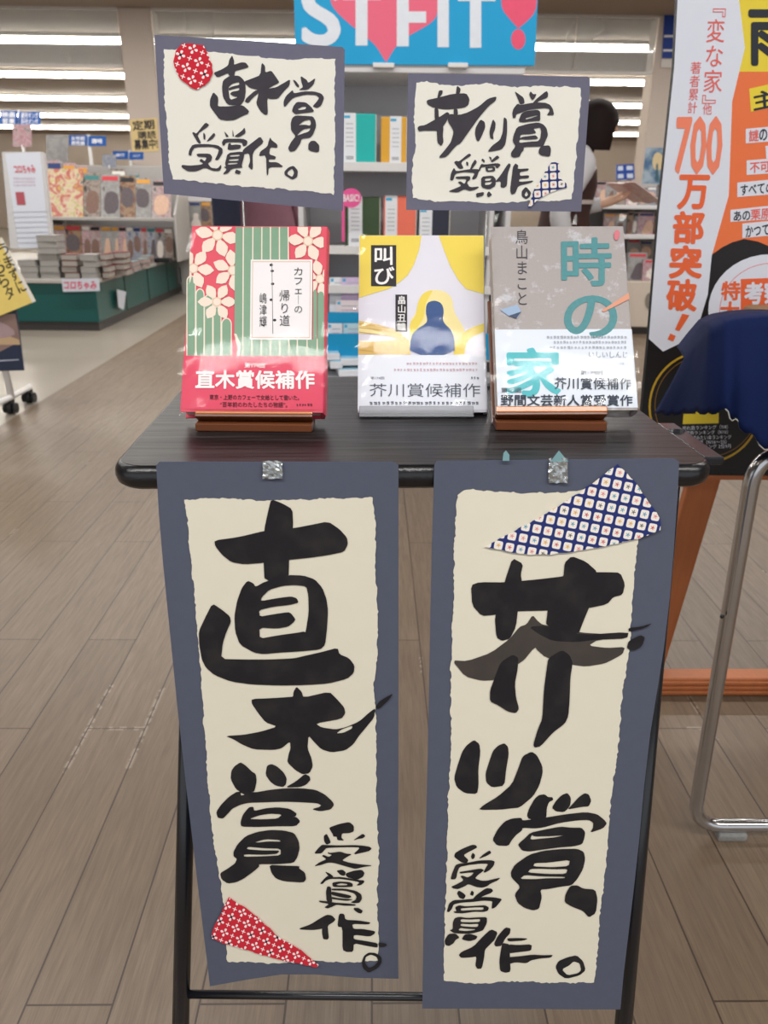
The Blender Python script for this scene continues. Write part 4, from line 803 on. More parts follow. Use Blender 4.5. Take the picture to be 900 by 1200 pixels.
ra = atz(758, 818, 0); rb = atz(902, 815, 0); yr = (ra.y + rb.y) / 2
b.box(((ra.x + 1.5) / 2 - .66, yr + .02 - 1.45, .024), (1.5 - ra.x, .04, .046), wood, bev=.004)
for zz in (.012, .024, .036): b.box(((ra.x + 1.5) / 2 - .66, yr - .001 - 1.45, zz), (1.5 - ra.x - .01, .006, .008), wood, bev=.002)
b.build('floor_rail', es)
b = MB(); b.box(((Lt.x + .23) - .66, 1.425 - 1.45, aty(860, 553, 1.41).z - .006), (.62, .05, .016), wood, bev=.003); b.build('ledge', es)
bar('back_strut', Vector((.45, .05, .85)), Vector((.45, .30, .012)), .04, .02, es, wood)
# pipe frame
chrome = mat('chrome_pipe', (196, 196, 198), .16, .95, var=.08, scale=25)
FX0 = .53
fr = tag(empty('pipe_stand', (.8, 1.0, 0)), 'chrome pipe stand with bent legs at the right edge, draped with the navy cloth', 'stand')
def pp(x, y, z): return Vector((x - .8, y - 1.0, z))
zf = .024
pa = atz(902, 967, zf); pb_ = atz(812, 967, zf); ptop = aty(886, 540, 1.0); pm = aty(845, 718, 1.0)
ztop = ptop.z + .012; x0 = pb_.x; xt = ptop.x; Yf = (pa.y + pb_.y) / 2
b = MB(); b.tube(rounded([pp(1.2, Yf, zf), pp(x0, Yf, zf), pp(xt - .002, 1.0, ztop), pp(1.2, 1.0, ztop + .012)], 8, .05), .0112, chrome, 18); b.build('bent_leg', fr)
b = MB(); b.tube(rounded([pp(1.2, 1.36, zf), pp(.90, 1.36, zf), pp(.90, 1.34, ztop), pp(1.2, 1.34, ztop + .002)], 8, .05), .0112, chrome, 18); b.build('bent_leg', fr)
b = MB(); b.tube([pp(.92, 1.012, ztop + .004), pp(.92, 1.335, ztop)], .009, chrome, 14); b.build('rail', fr)
b = MB(); b.tube([pp(1.15, 1.012, ztop + .01), pp(1.15, 1.335, ztop)], .009, chrome, 14); b.build('rail', fr)
q = atz(850, 978, .0); b = MB(); b.box(pp(q.x + .005, Yf, .008), (.05, .028, .016), mat('clear_glide', (190, 190, 186), .2, trans=.5, var=.2, scale=200, bump=.6), bev=.004); b.build('floor_glide', fr)
b = MB(); b.box(pp(1.05, Yf, .008), (.05, .028, .016), mat('clear_glide', (190, 190, 186)), bev=.004); b.build('floor_glide', fr)
b = MB(); b.sphere(pm - Vector((.8 + .003, 1.0 + .011, 0)), (.007, .005, .007), mat('rivet', (60, 60, 60), .4, .8), 10); b.build('rivet', fr)
b = MB(); b.box(pp((xt + 1.2) / 2 + .03, 1.17, ztop + .024), (1.14 - xt, .34, .01), mat('stand_shelf', (70, 70, 74), .5), bev=.003); b.build('shelf', fr)
# navy cloth draped over the stand and what it carries
navy = mat('navy_cloth', (8, 27, 72), .8, var=.12, scale=500, bump=.15, spec=.2)
hem = mat('pale_hem_thread', (176, 176, 170), .8)
def cloth():
    r = tag(empty('draped_cloth', (.8, 1.1, .7)), 'dark navy cloth with a zigzag hem draped over the chrome stand', 'cloth')
    iv = Matrix.Translation((-.8, -1.1, -.7))
    # ridge (top edge), and hem (bottom edge), from the back left corner round to the front and off to the right
    top = [((803, 420), 1.10), ((818, 402), 1.06), ((834, 385), 1.0), ((850, 378), .985), ((872, 374), .98), ((900, 372), .975), ((960, 373), .97), ((1040, 380), .965)]
    hemq = [((768, 484), 1.16), ((792, 487), 1.09), ((822, 485), 1.0), ((848, 484), .955), ((866, 501), .95), ((900, 531), .945), ((960, 575), .94), ((1040, 620), .935)]
    lft = [((764, 468), 1.17)]
    N = 12; cols = []; SUB = 6
    def lerp(seq, t):
        k = min(int(t), len(seq) - 2); u = t - k; (a, ya), (c, yc) = seq[k], seq[k + 1]
        return aty(a[0] + (c[0] - a[0]) * u, a[1] + (c[1] - a[1]) * u, ya + (yc - ya) * u)
    M_ = (len(top) - 1) * SUB
    b = MB(); k_ = b.mi(navy); g = []
    for i in range(M_ + 1):
        t = i / SUB; a, c = lerp(top, t), lerp(hemq, t)
        if i < 4 * SUB and i % 3 == 2: c = c + Vector((0, 0, .004))
        if i >= 3 * SUB and i % 4 >= 2: c = c + Vector((0, 0, .006))
        row = []
        back = a + Vector((.05, .16, -.012))
        row.append(back); row.append(a.lerp(back, .5) + Vector((0, 0, .001)))
        for j in range(N + 1):
            s = j / N; p = a.lerp(c, s); bulge = math.sin(s * math.pi) * .006; fold = .006 * math.sin(i * .55) * s
            row.append(p + Vector((-.3, -1, 0)).normalized() * (bulge + fold) + Vector((0, 0, 0)))
        g.append([b.bm.verts.new(iv @ p) for p in row])
    for i in range(M_):
        for j in range(len(g[0]) - 1): f_ = b.bm.faces.new([g[i][j], g[i][j + 1], g[i + 1][j + 1], g[i + 1][j]]); f_.smooth = True
    o = b.build('cloth', r, False); md = o.modifiers.new('thickness', 'SOLIDIFY'); md.thickness = .002; md.offset = 1
    b = MB()
    for i in range(3 * SUB, M_):
        p0 = g[i]; 
    pts = [iv @ (lerp(hemq, i / SUB) + (Vector((0, 0, .006)) if i % 4 >= 2 else Vector((0, 0, 0))) + Vector((0, -.003, 0))) for i in range(3 * SUB, M_ + 1)]
    b.tube(pts, .0009, hem, 6); b.build('hem_thread', r)['label'] = 'pale zigzag hem'
    b = MB(); c0 = aty(880, 420, 1.09); b.box(iv @ Vector((.86, 1.17, .775)), (.5, .26, .145), mat('carton_brown', (150, 120, 88), .8), bev=.01); b.build('boxed_filling', r)
cloth()
# ================================================================== the shop behind
# ---- left: wheeled poster stand at the picture's edge
SY = 3.74
casterp = atz(12, 486, 0)
ws = tag(empty('wheeled_stand', (casterp.x - .3, SY, 0)), 'white wheeled stand with black casters at the left edge of the shop floor', 'stand')
wm = mat('white_enamel', (228, 226, 224), .35)
bc = mat('caster_black', (24, 24, 26), .45)
lx = casterp.x - ws.location.x
for sx in (lx, lx - .62):
    t = aty(9, 432, SY)
    b = MB(); b.tube([(sx + .012, 0, .075), (sx - .01, 0, .62)], .016, wm, 14); b.build('post', ws)
    b = MB(); b.tube([(sx - .004, -.2, .085), (sx + .012, 0, .085), (sx + .012, .22, .085)], .014, wm, 12); b.build('foot_bar', ws)
    for yy in (0, .22):
        b = MB(); b.tube([(sx - .012, yy, .03), (sx + .012, yy, .03)], [.03, .03], bc, 18); b.tube([(sx - .03, yy, .03), (sx - .016, yy, .03)], .026, bc, 18); b.tube([(sx + .016, yy, .03), (sx + .03, yy, .03)], .026, bc, 18); b.box((sx, yy, .062), (.03, .05, .02), bc, bev=.005); b.tube([(sx, yy, .06), (sx, yy, .085)], .008, bc, 8); b.build('caster', ws)
b = MB(); b.box((lx - .31, .02, .62), (.66, .03, .03), wm, bev=.004); b.build('top_bar', ws)
P = yplane(10, 400, SY - .03)
ph = tag(empty('photo_poster', M=P.M), 'dark photo poster panel on the wheeled stand, below the yellow handwritten card', 'poster')
sheet('panel', P, ID('-170,345 14,340 20,368 28,434 -160,440'), mat('poster_navy', (38, 46, 70), .35, var=.2, scale=8), ph, 0, .008)
art(P, [(ID('-160,365 18,368 24,400 0,412 -160,418'), mat('photo_brown', (142, 116, 108), .4, var=.2, scale=9)), (ID('-160,392 0,390 22,398 24,404 -20,404 -160,412'), mat('photo_tan', (196, 166, 130), .4)), (chaikin(ID('-80,372 -10,372 16,385 18,394 -10,398 -80,402'), 1), mat('photo_mauve', (170, 146, 148), .4, var=.1)), (ID('-40,424 22,421 22,422 -40,426'), mat('photo_pale', (190, 196, 210), .4))], 'photo_print', ph, .0006, .0004)
P = yplane(10, 330, SY - .05)
yc = tag(empty('handwritten_card', M=P.M), 'tilted yellow card with black brush handwriting at the left edge', 'card')
sheet('card', P, ID('2,278 42,353 0,370 -60,390 -90,310'), mat('card_yellow', (240, 214, 120), .6, var=.06, scale=20), yc, 0, .002)
art(P, [(ID('2,278 42,353 38,354.6 -1,281'), mat('card_edge_white', (236, 232, 224), .6))], 'border_print', yc, .0006)
for ch, q in (('う', ((-3, 287), (6, 284), (12, 297), (2, 300))), ('ま', ((3, 302), (12, 299), (18, 312), (8, 315))), ('ず', ((9, 316), (18, 313), (25, 327), (14, 330))), ('に', ((17, 331), (25, 328), (32, 340), (23, 344))), ('ら', ((-10, 306), (1, 303), (7, 318), (-4, 322))), ('ら', ((-3, 323), (6, 320), (12, 334), (2, 338))), ('タ', ((4, 338), (13, 335), (18, 348), (9, 352)))): text(P, ch, q, bk, yc, 'brush_lettering', .001, .012)
# ---- left: the green-sided display island
IX = atz(118, 388, 0).x; IY0 = atz(118, 388, 0).y; IY1 = 9.3; IZ = .40
isl = tag(empty('display_island', (IX - 1.5, (IY0 + IY1) / 2, 0)), 'low display island with dark green sides and a pale top at the back left', 'display island')
grn = mat('green_laminate', (14, 82, 78), .35, var=.04); grd = mat('kick_plate', (58, 54, 52), .5); top_m = mat('pale_worktop', (180, 175, 168), .4)
ox, oy = isl.location.x, isl.location.y; LY = IY1 - IY0
b = MB(); b.box((0, 0, .22), (3.0, LY, .3), grn, bev=.004)
b.build('body', isl); b = MB(); b.box((0, 0, .035), (2.98, LY - .02, .07), grd); b.build('kick_plate', isl)
b = MB(); b.box((0, 0, .385), (3.06, LY + .06, .03), top_m, bev=.005); b.build('worktop', isl)
for yy in (IY0 + .75, IY0 + 1.5, IY0 + 2.25):
    b = MB(); b.box((1.502, yy - oy, .22), (.006, .012, .3), grd); b.build('side_joint', isl)
# tall white notice case on the island
CY = IY0 + .22
def span(xa, xb, y, Y): return aty(xa, y, Y).x, aty(xb, y, Y).x
P = Plane(aty(38, 290, CY), Vector((1, 0, 0)), Vector((-.0, .12, 1)))
case = tag(empty('notice_case', M=P.M), 'tall white upright notice board with red heading standing on the green island', 'notice board')
sheet('case', P, ID('2,178 50,178 62,291 12,291'), mat('case_grey', (196, 194, 194), .5), case, 0, .05)
sheet('paper', P, ID('6,180 47,178 58,290 22,291'), mat('paper_bluewhite', (206, 210, 220), .6, var=.02), case, .002, .0015)
text(P, 'コロちゃみ', ((15.5, 194), (40, 193), (42, 203), (18, 203)), mat('print_red', (206, 60, 72), .6), case, z=.006, bold=.02)
art(P, [(ID('18,225 28,225 30,240 20,240'), mat('print_dull_red', (170, 80, 90), .6))] + [(ID(f'{15+k*.9},{248+k*6} {55+k*.4},{247+k*6} {55+k*.4},{248+k*6} {15+k*.9},{249+k*6}'), mat('print_line_grey', (186, 190, 200), .6)) for k in range(7)], 'printed_lines', case, .005)
for k in range(3): greek(P, (16, 208 + k * 4, 42, 210 + k * 4), 9, mat('print_rose_grey', (196, 160, 176), .6), case, .006, seed=30 + k)
# sign on the island edge
P = yplane(94, 334, IY0 - .045)
sg = tag(empty('price_card', M=P.M), 'white card with pink handwriting clipped to the front edge of the green island', 'card')
sheet('card', P, ID('72,327 116,326 117,341 74,342'), mat('paper_bluewhite', (222, 226, 234)), sg, 0, .002)
text(P, 'コロちゃみ', (75, 329.5, 113, 339), mat('print_pink', (214, 70, 100), .6), sg, z=.001, bold=.03)
P2 = Plane(Vector((IX + .036, atz(140, 360, .25).y, .25)), Vector((0, 1, 0)), Vector((0, 0, 1)))
wc = tag(empty('notice_paper', M=P2.M), 'white paper taped to the right side of the green island', 'paper')
sheet('paper', P2, ID('137,339 148,342 145,363 139,360'), mat('paper_bluewhite', (222, 226, 234)), wc, 0, .002)
P2 = Plane(Vector((IX + .036, atz(210, 350, .25).y, .25)), Vector((0, 1, 0)), Vector((0, 0, 1)))
wc = tag(empty('notice_paper', M=P2.M), 'small white paper on the island side near its far end', 'paper')
sheet('paper', P2, ID('208,314 213,313 214,331 210,332'), mat('paper_bluewhite', (222, 226, 234)), wc, 0, .002)
# stacks of comic volumes on the island
paperblock = [mat('volume_grey', (156, 153, 148), .7, var=.1, scale=12), mat('volume_warm', (162, 156, 148), .7, var=.1, scale=12), mat('volume_rose', (168, 144, 140), .7, var=.12, scale=12)]
covm = [mat('volume_cover_pale', (160, 156, 152), .5, var=.1), mat('volume_cover_red', (116, 50, 52), .5, var=.2), mat('volume_cover_teal', (120, 140, 140), .5)]
ordn = ['bottom', 'second', 'third', 'fourth', 'fifth', 'sixth', 'seventh', 'eighth', 'ninth']
def stack(xa, xb, n, Y, name, ci, th=.046, depth=.18, seed=1):
    r_ = random.Random(seed); x0, x1 = span(xa, xb, 320, Y); z = IZ + .001
    for k in range(n):
        dx = r_.uniform(-.012, .012)
        lab = f'{"top" if k == n - 1 else ordn[k] + (" lowest" if k else "")} volume of the {name}'
        if n == 1: lab = f'single volume lying as the {name}'
        v = tag(empty('comic_volume', ((x0 + x1) / 2 + dx, Y + depth / 2 + r_.uniform(-.01, .01), z), r_.uniform(-.04, .04)), lab, 'comic book', 'comic volumes stacked on the green island')
        w_ = x1 - x0 - .02
        b = MB(); b.box((0, 0, th / 2 - .001), (w_ - .006, depth - .004, th - .008), paperblock[ci % 3]); b.build('page_block', v)
        b = MB(); m_ = covm[ci % 3]
        b.box((0, 0, .0015), (w_, depth, .003), m_); b.box((0, 0, th - .0035), (w_, depth, .003), m_); b.box((0, depth / 2 - .0015, th / 2 - .001), (w_, .003, th - .002), m_); b.build('cover', v)
        z += th
stack(22, 46, 3, IY0 + .04, 'low grey stack in front of the white notice board', 0, seed=3)
stack(46, 72, 7, IY0 + .06, 'tallest grey stack on the island', 0, seed=1)
stack(72, 93, 4, IY0 + .05, 'grey stack right of the tallest one', 1, seed=2)
stack(95, 116, 4, IY0 + .03, 'grey stack above the pink lettered card', 0, seed=4)
stack(117, 128, 4, IY0 + .10, 'narrow maroon stack at the island corner', 1 + 0, seed=5)
stack(128, 149, 4, IY0 + .34, 'wide maroon stack behind the island corner', 1, seed=6)
for k, (xa, xb, Y, n_) in enumerate(((146, 160, IY0 + .75, 2), (158, 171, IY0 + 1.1, 2), (163, 176, IY0 + 1.5, 2))): stack(xa, xb, n_, Y, ('first', 'second', 'third')[k] + ' low rosy stack along the island side', 2, .04, .22, 7 + k)
x0, x1 = span(180, 197, 300, IY0 + 1.74)
v = tag(empty('flat_tray', ((x0 + x1) / 2, IY0 + 1.82, IZ)), 'black flat tray lying near the far end of the island', 'tray'); b = MB(); b.box((0, 0, .006), (x1 - x0, .14, .012), bc, bev=.003)
for sx in (-1, 1): b.box((sx * (x1 - x0) / 2, 0, .02), (.012, .14, .04), bc, bev=.003)
for sy in (-1, 1): b.box((0, sy * .07, .02), (x1 - x0, .012, .04), bc, bev=.003)
b.build('tray_body', v)
# magazine rack behind
RY = IY0 + 1.92
rx0, rx1 = span(50, 203, 255, RY)
rk = tag(empty('magazine_rack', ((rx0 + rx1) / 2, RY + .3, IZ)), 'grey two-tier magazine rack standing on the green island', 'rack')
W_ = rx1 - rx0; rgm = mat('rack_grey', (176, 172, 168), .45, var=.03)
zs = aty(60, 253, RY).z - IZ; zs2 = aty(200, 257, RY).z - IZ; ztop_ = aty(70, 192, RY + .35).z - IZ
b = MB(); b.box((0, .32, ztop_ / 2), (W_, .03, ztop_), rgm, bev=.004); b.build('back_panel', rk)
b = MB(); b.box((0, .0 - .04, (zs + zs2) / 2 - .012), (W_, .5, .03), rgm, bev=.004); b.build('shelf', rk)
for sx in (-1, 1):
    b = MB(); s_ = sx * (W_ / 2 + .01); pr = [Vector((s_, -.29, 0)), Vector((s_, .34, 0)), Vector((s_, .34, ztop_)), Vector((s_, .26, ztop_)), Vector((s_, -.29, zs + .02))]
    b.ring_loft([[p + Vector((-.01, 0, 0)) for p in pr], [p + Vector((.01, 0, 0)) for p in pr]], rgm)
    o = b.build('end_panel', rk)
    for q in o.data.polygons: q.use_smooth = False
PAL = {'comic': [(70, 90, 160), (236, 214, 96), (244, 238, 220), (224, 120, 70), (200, 90, 120), (236, 200, 80)], 'brown': [(74, 58, 52), (150, 132, 120), (196, 180, 168), (110, 88, 78)], 'rose': [(196, 150, 150), (224, 206, 200), (150, 90, 96), (236, 226, 222)],
 'grey': [(180, 176, 172), (150, 146, 144), (206, 204, 200), (100, 92, 90)], 'orange': [(170, 92, 60), (110, 60, 50), (206, 170, 130), (90, 60, 56)], 'blue': [(70, 80, 130), (200, 204, 214), (110, 120, 150), (230, 228, 226)], 'dark': [(50, 46, 50), (120, 110, 110), (190, 186, 184), (80, 60, 64)], 'pink': [(214, 150, 164), (236, 210, 212), (180, 90, 110), (240, 230, 228)]}
PAL = {k_: [tuple(int(v * .82) for v in c) for c in q] + ([(40, 34, 36)] if k_ in ('brown', 'rose', 'blue', 'pink', 'orange') else []) for k_, q in PAL.items()}
def magazine(q, Y, pal, label, group, lean=.28, th=.012, zb=None, name='magazine', cat='magazine', sc=11, yaw=0):
    x0, y0, x1, y1 = q; bl = aty((x0 + x1) / 2, y1, Y); a, c = aty(x0, (y0 + y1) / 2, Y), aty(x1, (y0 + y1) / 2, Y); wd = (c.x - a.x) * .98
    if zb is not None: bl.z = zb
    # height so that the leaning top edge reaches the measured line
    d = ray((x0 + x1) / 2, y0); up = Vector((0, math.sin(lean), math.cos(lean)))
    # solve (bl + up*h) on the ray plane of that pixel row
    lo, hi = 0, 1.5
    for _ in range(40):
        h = (lo + hi) / 2; p = bl + up * h; dy = (p - EYE); 
        if dy.z / dy.y < d.z / d.y: lo = h
        else: hi = h
    M = Plane(bl, Vector((math.cos(yaw), math.sin(yaw), 0)), up).M
    r = tag(empty(name, M=M), label, cat, group)
    m_ = blotch('cover_print_' + pal, PAL[pal], sc)
    b = MB(); b.box((0, h / 2, -th / 2), (wd, h, th * .7), mat('page_edges', (226, 222, 214), .8)); b.build('page_block', r)
    b = MB(); b.box((0, h / 2, -.001), (wd + .002, h + .002, .002), m_); b.box((0, h / 2, -th + .001), (wd + .002, h + .002, .002), m_); b.box((-wd / 2, h / 2, -th / 2), (.002, h + .002, th), m_); cv = b.build('cover', r)
    if pal not in ('comic',):
        rn = random.Random(int(x0 * 7 + y0)); tint = rn.choice([(196, 60, 70), (40, 60, 110), (30, 28, 32), (226, 222, 214), (210, 150, 60), (60, 120, 120)])
        skin_ = rn.choice([(206, 170, 146), (120, 92, 80), (214, 204, 196), (90, 80, 84)])
        b = MB(); b.box((0, h * .9, .0006), (wd * .84, h * .1, .0012), mat('masthead_%d_%d_%d' % tint, tint, .5)); b.build('masthead', cv)
        b = MB(); cxx = rn.uniform(-.1, .1) * wd; oo = [Vector((cxx + wd * u_, h * v_, .0007)) for u_, v_ in chaikin(rn.choice([[(-.42, .02), (.42, .02), (.4, .22), (.2, .34), (.24, .44), (.2, .56), (-.2, .56), (-.24, .44), (-.2, .34), (-.4, .22)], [(-.4, .06), (.36, .1), (.4, .5), (.1, .62), (-.36, .55)], [(-.44, .3), (.1, .22), (.44, .34), (.38, .7), (-.4, .74)], [(-.3, .02), (.44, .02), (.42, .5), (.3, .66), (.02, .6), (-.1, .36)]]), 1)]; b.loops([oo], mat('cover_figure_%d_%d_%d' % skin_, skin_, .5, var=.3, scale=40), .0004); b.build('cover_picture', cv, False)
    return r
zsh = IZ + (zs + zs2) / 2 + .004
for k, (xa, xb, yt, pal, lab) in enumerate(((56, 98, 198, 'comic', 'bright yellow and blue comic magazine, leftmost on the upper tier of the rack'), (98, 118, 203, 'brown', 'brown toned magazine right of the bright comic on the upper tier'), (118, 141, 204, 'grey', 'grey magazine third from left on the upper tier of the rack'), (141, 159, 206, 'orange', 'tan magazine fourth from left on the upper tier of the rack'), (159, 178, 208, 'grey', 'pale magazine fifth from left on the upper tier of the rack'), (178, 201, 211, 'rose', 'greyish magazine rightmost on the upper tier of the rack'))):
    magazine((xa, yt, xb, 252.5 + k), RY + .04, pal, lab, 'magazines on the upper tier of the island rack', .34, zb=zsh)
for k, (xa, xb, yt, pal, lab) in enumerate(((58, 76, 188, 'rose', 'leftmost rosy magazine peeking above the bright comic'), (76, 92, 191, 'pink', 'middle pink magazine peeking above the bright comic'), (92, 106, 194, 'rose', 'right rosy magazine peeking above the bright comic'), (132, 150, 198, 'brown', 'brown magazine peeking above the tan magazine'), (150, 166, 203, 'grey', 'grey magazine peeking above the pale magazine'))):
    magazine((xa, yt, xb, 250), RY + .26, pal, lab, 'magazines in the back row of the island rack', .2, zb=zsh + .004, sc=20)
for k, (xa, xb, pal) in enumerate(((64, 78, 'rose'), (78, 97, 'orange'), (97, 107, 'pink'), (107, 119, 'rose'), (119, 132, 'grey'), (132, 140, 'grey'), (140, 149, 'pink'), (149, 157, 'blue'), (157, 166, 'blue'), (166, 173, 'rose'), (173, 183, 'blue'), (183, 193, 'dark'), (193, 203, 'brown'))):
    magazine((xa, 263 + k * .3, xb, 300), RY + .1, pal, f'{pal if pal != "dark" else "dark grey"} magazine, {["first","second","third","fourth","fifth","sixth","seventh","eighth","ninth","tenth","eleventh","twelfth","thirteenth"][k]} from the left on the lower tier of the rack', 'magazines on the lower tier of the island rack', .2, zb=IZ + .003, sc=22)
# leaflet cards standing over the rack
for q, pal, lab in (((15, 146, 37, 172), 'pink', 'pink illustrated card standing above the white notice board'), ((54, 158, 80, 190), 'grey', 'pale card with a blue band standing above the bright comic'), ((120, 181, 136, 196), 'blue', 'small blue and white card above the rack')):
    Y = RY + .42; P = yplane((q[0] + q[2]) / 2, q[3], Y); c_ = tag(empty('card_sign', M=P.M), lab, 'card'); sheet('card', P, rect(*q), blotch('cover_print_' + pal, PAL[pal], 14), c_, 0, .004)
    pz = P.px((q[0] + q[2]) / 2, q[3]); zlow = (IZ + ztop_) - P.o.z
    if q[0] > 20: b = MB(); b.tube([(pz.x, .02, -.006), (pz.x, min(zlow, -.01) - .02, -.006)], .008, wm, 8); b.build('post', c_)
    else: b = MB(); b.tube([(pz.x, .02, -.006), (pz.x, IZ - P.o.z + .02, -.006)], .008, wm, 8); b.build('post', c_)
# blue category signs on posts
bs = mat('sign_blue', (24, 88, 166), .5, var=.03)
for k, (q1, q2, t1, t2, post, lab) in enumerate((((0, 130, 20, 145.5), (22, 131, 47, 146.5), ('映画', '音楽'), ('週刊マンガ', '月刊マンガ'), (20, 22.5, 172), 'blue category sign on a white post at the far left'), ((81, 158.5, 102, 170.5), (103.5, 159.5, 124, 171), ('女性誌', '男性誌'), ('趣味', ''), (101, 105, 195), 'middle blue category sign on a white post'), ((132, 177, 150, 186.5), (151.5, 178, 168, 187), ('旅行', ''), ('コミック', ''), (150, 153, 202), 'rightmost and lowest blue category sign on a white post'))):
    Y = RY + .5 + .35 * k; P = yplane((q1[2] + q2[0]) / 2, q1[3], Y); s = tag(empty('category_sign', M=P.M), lab, 'sign', 'blue category signs over the magazine rack')
    for q, tt in ((q1, t1), (q2, t2)):
        sheet('sign_face', P, rect(*q), bs, s, 0, .01); hh = (q[3] - q[1]) / 2
        for r_, t_ in enumerate(tt):
            if t_: text(P, t_, (q[0] + 2.5, q[1] + 1.2 + r_ * (hh - .4), q[2] - 2.5, q[1] + (hh - .2) * (r_ + 1)) if tt[1] else (q[0] + 4, q[1] + 3, q[2] - 4, q[3] - 3), pw, s, z=.002, bold=.02)
    pt = P.px((post[0] + post[1]) / 2, q1[1] - 1, -.012); zl = (IZ if k < 2 else 0) - P.o.z
    b = MB(); b.box((pt.x, (pt.y + zl) / 2, -.016), (P.px(post[1], q1[1]).x - P.px(post[0], q1[1]).x, pt.y - zl, .008), wm); b.build('post', s)
# notice on the left pillar
P = yplane(168, 160, YP - .006)
nt = tag(empty('pillar_notice', M=P.M), 'yellow handwritten notice pasted on the left pillar', 'notice')
sheet('paper', P, ID('152,140 184,138 186,177 155,179'), mat('notice_yellow', (226, 200, 140), .6, var=.05), nt, 0, .002)
text(P, '定期', ((155, 142), (180, 140), (181, 151), (156, 153)), bk, nt, z=.001, bold=.03); text(P, '購読', ((161, 154), (182, 153), (183, 162), (162, 163)), bk, nt, z=.001, bold=.02); text(P, '募集中!', ((157, 164), (184, 162), (185, 174), (158, 176)), bk, nt, z=.001, bold=.03)
# ---- centre: white shelving bay with stationery
BY = 3.78
bx0, bx1 = aty(349, 235, BY).x, aty(600, 235, BY).x
zt_ = aty(480, 81, BY).z; za = aty(430, 192, BY).z; zb_ = aty(430, 290, BY).z; zc_ = aty(430, 444, BY).z
bay = tag(empty('shelving_bay', ((bx0 + bx1) / 2, BY, 0)), 'white metal shelving bay with stationery in the middle of the shop', 'shelf')
sw = mat('shelf_white', (214, 212, 212), .4, var=.03); sbk = mat('shelf_back_panel', (196, 196, 200), .5, var=.02)
W_ = bx1 - bx0
b = MB(); b.box((0, .40, zt_ / 2), (W_, .02, zt_), sbk); b.build('back_panel', bay)
for sx in (-1, 1): b = MB(); b.box((sx * (W_ / 2 - .012), .2, zt_ / 2), (.024, .4, zt_), sw, bev=.002); b.build('side_panel', bay)
b = MB(); b.box((0, .19, zt_ + .0), (W_ + .03, .42, .035), sw, bev=.003); b.build('top_board', bay)
xin = aty(577, 245, BY).x - (bx0 + bx1) / 2
for z in (za, zb_, .62, .3):
    b = MB(); b.box((0, .2, z - .014), (W_ - .05, .4, .028), sw, bev=.003); b.build('shelf_board', bay)
    b = MB(); b.box((0, -.004, z - .012), (W_ - .05, .008, .038), mat('price_rail', (226, 224, 222), .35), bev=.002); b.build('price_rail', bay)
b = MB(); b.box((xin, .2, (za + .0) / 2 + .3), (.02, .39, 1.1), sw); b.build('divider', bay)
b = MB(); b.box((0, .2, .06), (W_ - .05, .38, .12), mat('plinth', (120, 118, 118), .5)); b.build('plinth', bay)
def stripes(name, axis, freq, c0, c1, duty):
    m = bpy.data.materials.new(name); m.use_nodes = True; n, l = nodes(m); b = n['Principled BSDF']; b.inputs['Roughness'].default_value = .5
    tc = n.new('ShaderNodeTexCoord'); sp = n.new('ShaderNodeSeparateXYZ'); l.new(tc.outputs['Object'], sp.inputs[0])
    l.new(mixc(n, l, math_node(n, l, 'LESS_THAN', math_node(n, l, 'FRACT', math_node(n, l, 'MULTIPLY', sp.outputs[axis], freq)), duty), lin(c0), lin(c1)), b.inputs['Base Color']); return m
lines_m = stripes('label_grey_lines', 1, 55, (228, 230, 234), (180, 180, 186), .25); bars_m = stripes('label_bars', 0, 320, (228, 230, 234), (50, 48, 52), .5)
def notebook(q, Y, zbase, col, label, group, bands=1, th=.03, white=0, lean=.06, cover2=None):
    x0, y0, x1, y1 = q; x = (aty(x0, y1, Y).x + aty(x1, y1, Y).x) / 2; wd = aty(x1, (y0 + y1) / 2, Y).x - aty(x0, (y0 + y1) / 2, Y).x; h = aty(x0, y0, Y).z - zbase
    P = Plane(Vector((x, Y, zbase)), Vector((1, 0, 0)), Vector((0, lean, 1))); r = tag(empty('notebook', M=P.M), label, 'notebook', group)
    cm = mat('notebook_%d_%d_%d' % col, col, .5, var=.03)
    b = MB(); b.box((0, h / 2, -th / 2), (wd, h, th), cm, bev=min(.006, th * .3)); b.build('cover', r)
    b = MB(); b.box((.004, h / 2, -th / 2), (wd - .004, h - .006, th * .7), pages); b.build('page_block', r)
    if white:
        a, c = white; b = MB(); b.box((-wd / 2 + wd * (a + c) / 2, h / 2, -th / 2), (wd * (c - a), h + .002, th + .002), mat('wrap_label_white', (228, 230, 234), .5, var=.03)); o = b.build('paper_band', r)
        b = MB(); xa = -wd / 2 + wd * a; ww = wd * (c - a)
        b.box((xa + ww * .3, h * .93, .0016), (ww * .5, h * .05, .0006), mat('label_blue', (60, 170, 210), .5)); b.build('label_mark', o)
        b = MB(); b.box((xa + ww * .5, h * .56, .0016), (ww * .6, h * .5, .0006), lines_m); b.build('label_text', o)
        b = MB(); b.box((xa + ww * .5, h * .13, .0016), (ww * .6, h * .07, .0006), bars_m)
        b.build('barcode', o)
    return r
notebook((398, 132, 440.5, 189), BY + .06, za, (22, 178, 172), 'teal notebook with a white band on the top shelf', 'notebooks on the shelving bay', white=(.1, .45))
notebook((446, 136, 476, 189), BY + .06, za, (222, 164, 48), 'ochre notebook with a white band on the top shelf', 'notebooks on the shelving bay', white=(.35, .8))
notebook((478, 137, 500, 189), BY + .07, za, (240, 196, 70), 'yellow notebook behind the right calligraphy card on the top shelf', 'notebooks on the shelving bay', white=(.3, .7))
notebook((404, 230, 445, 285), BY + .06, zb_, (56, 78, 48), 'dark green notebook with white band on the second shelf', 'notebooks on the shelving bay', white=(.1, .5))
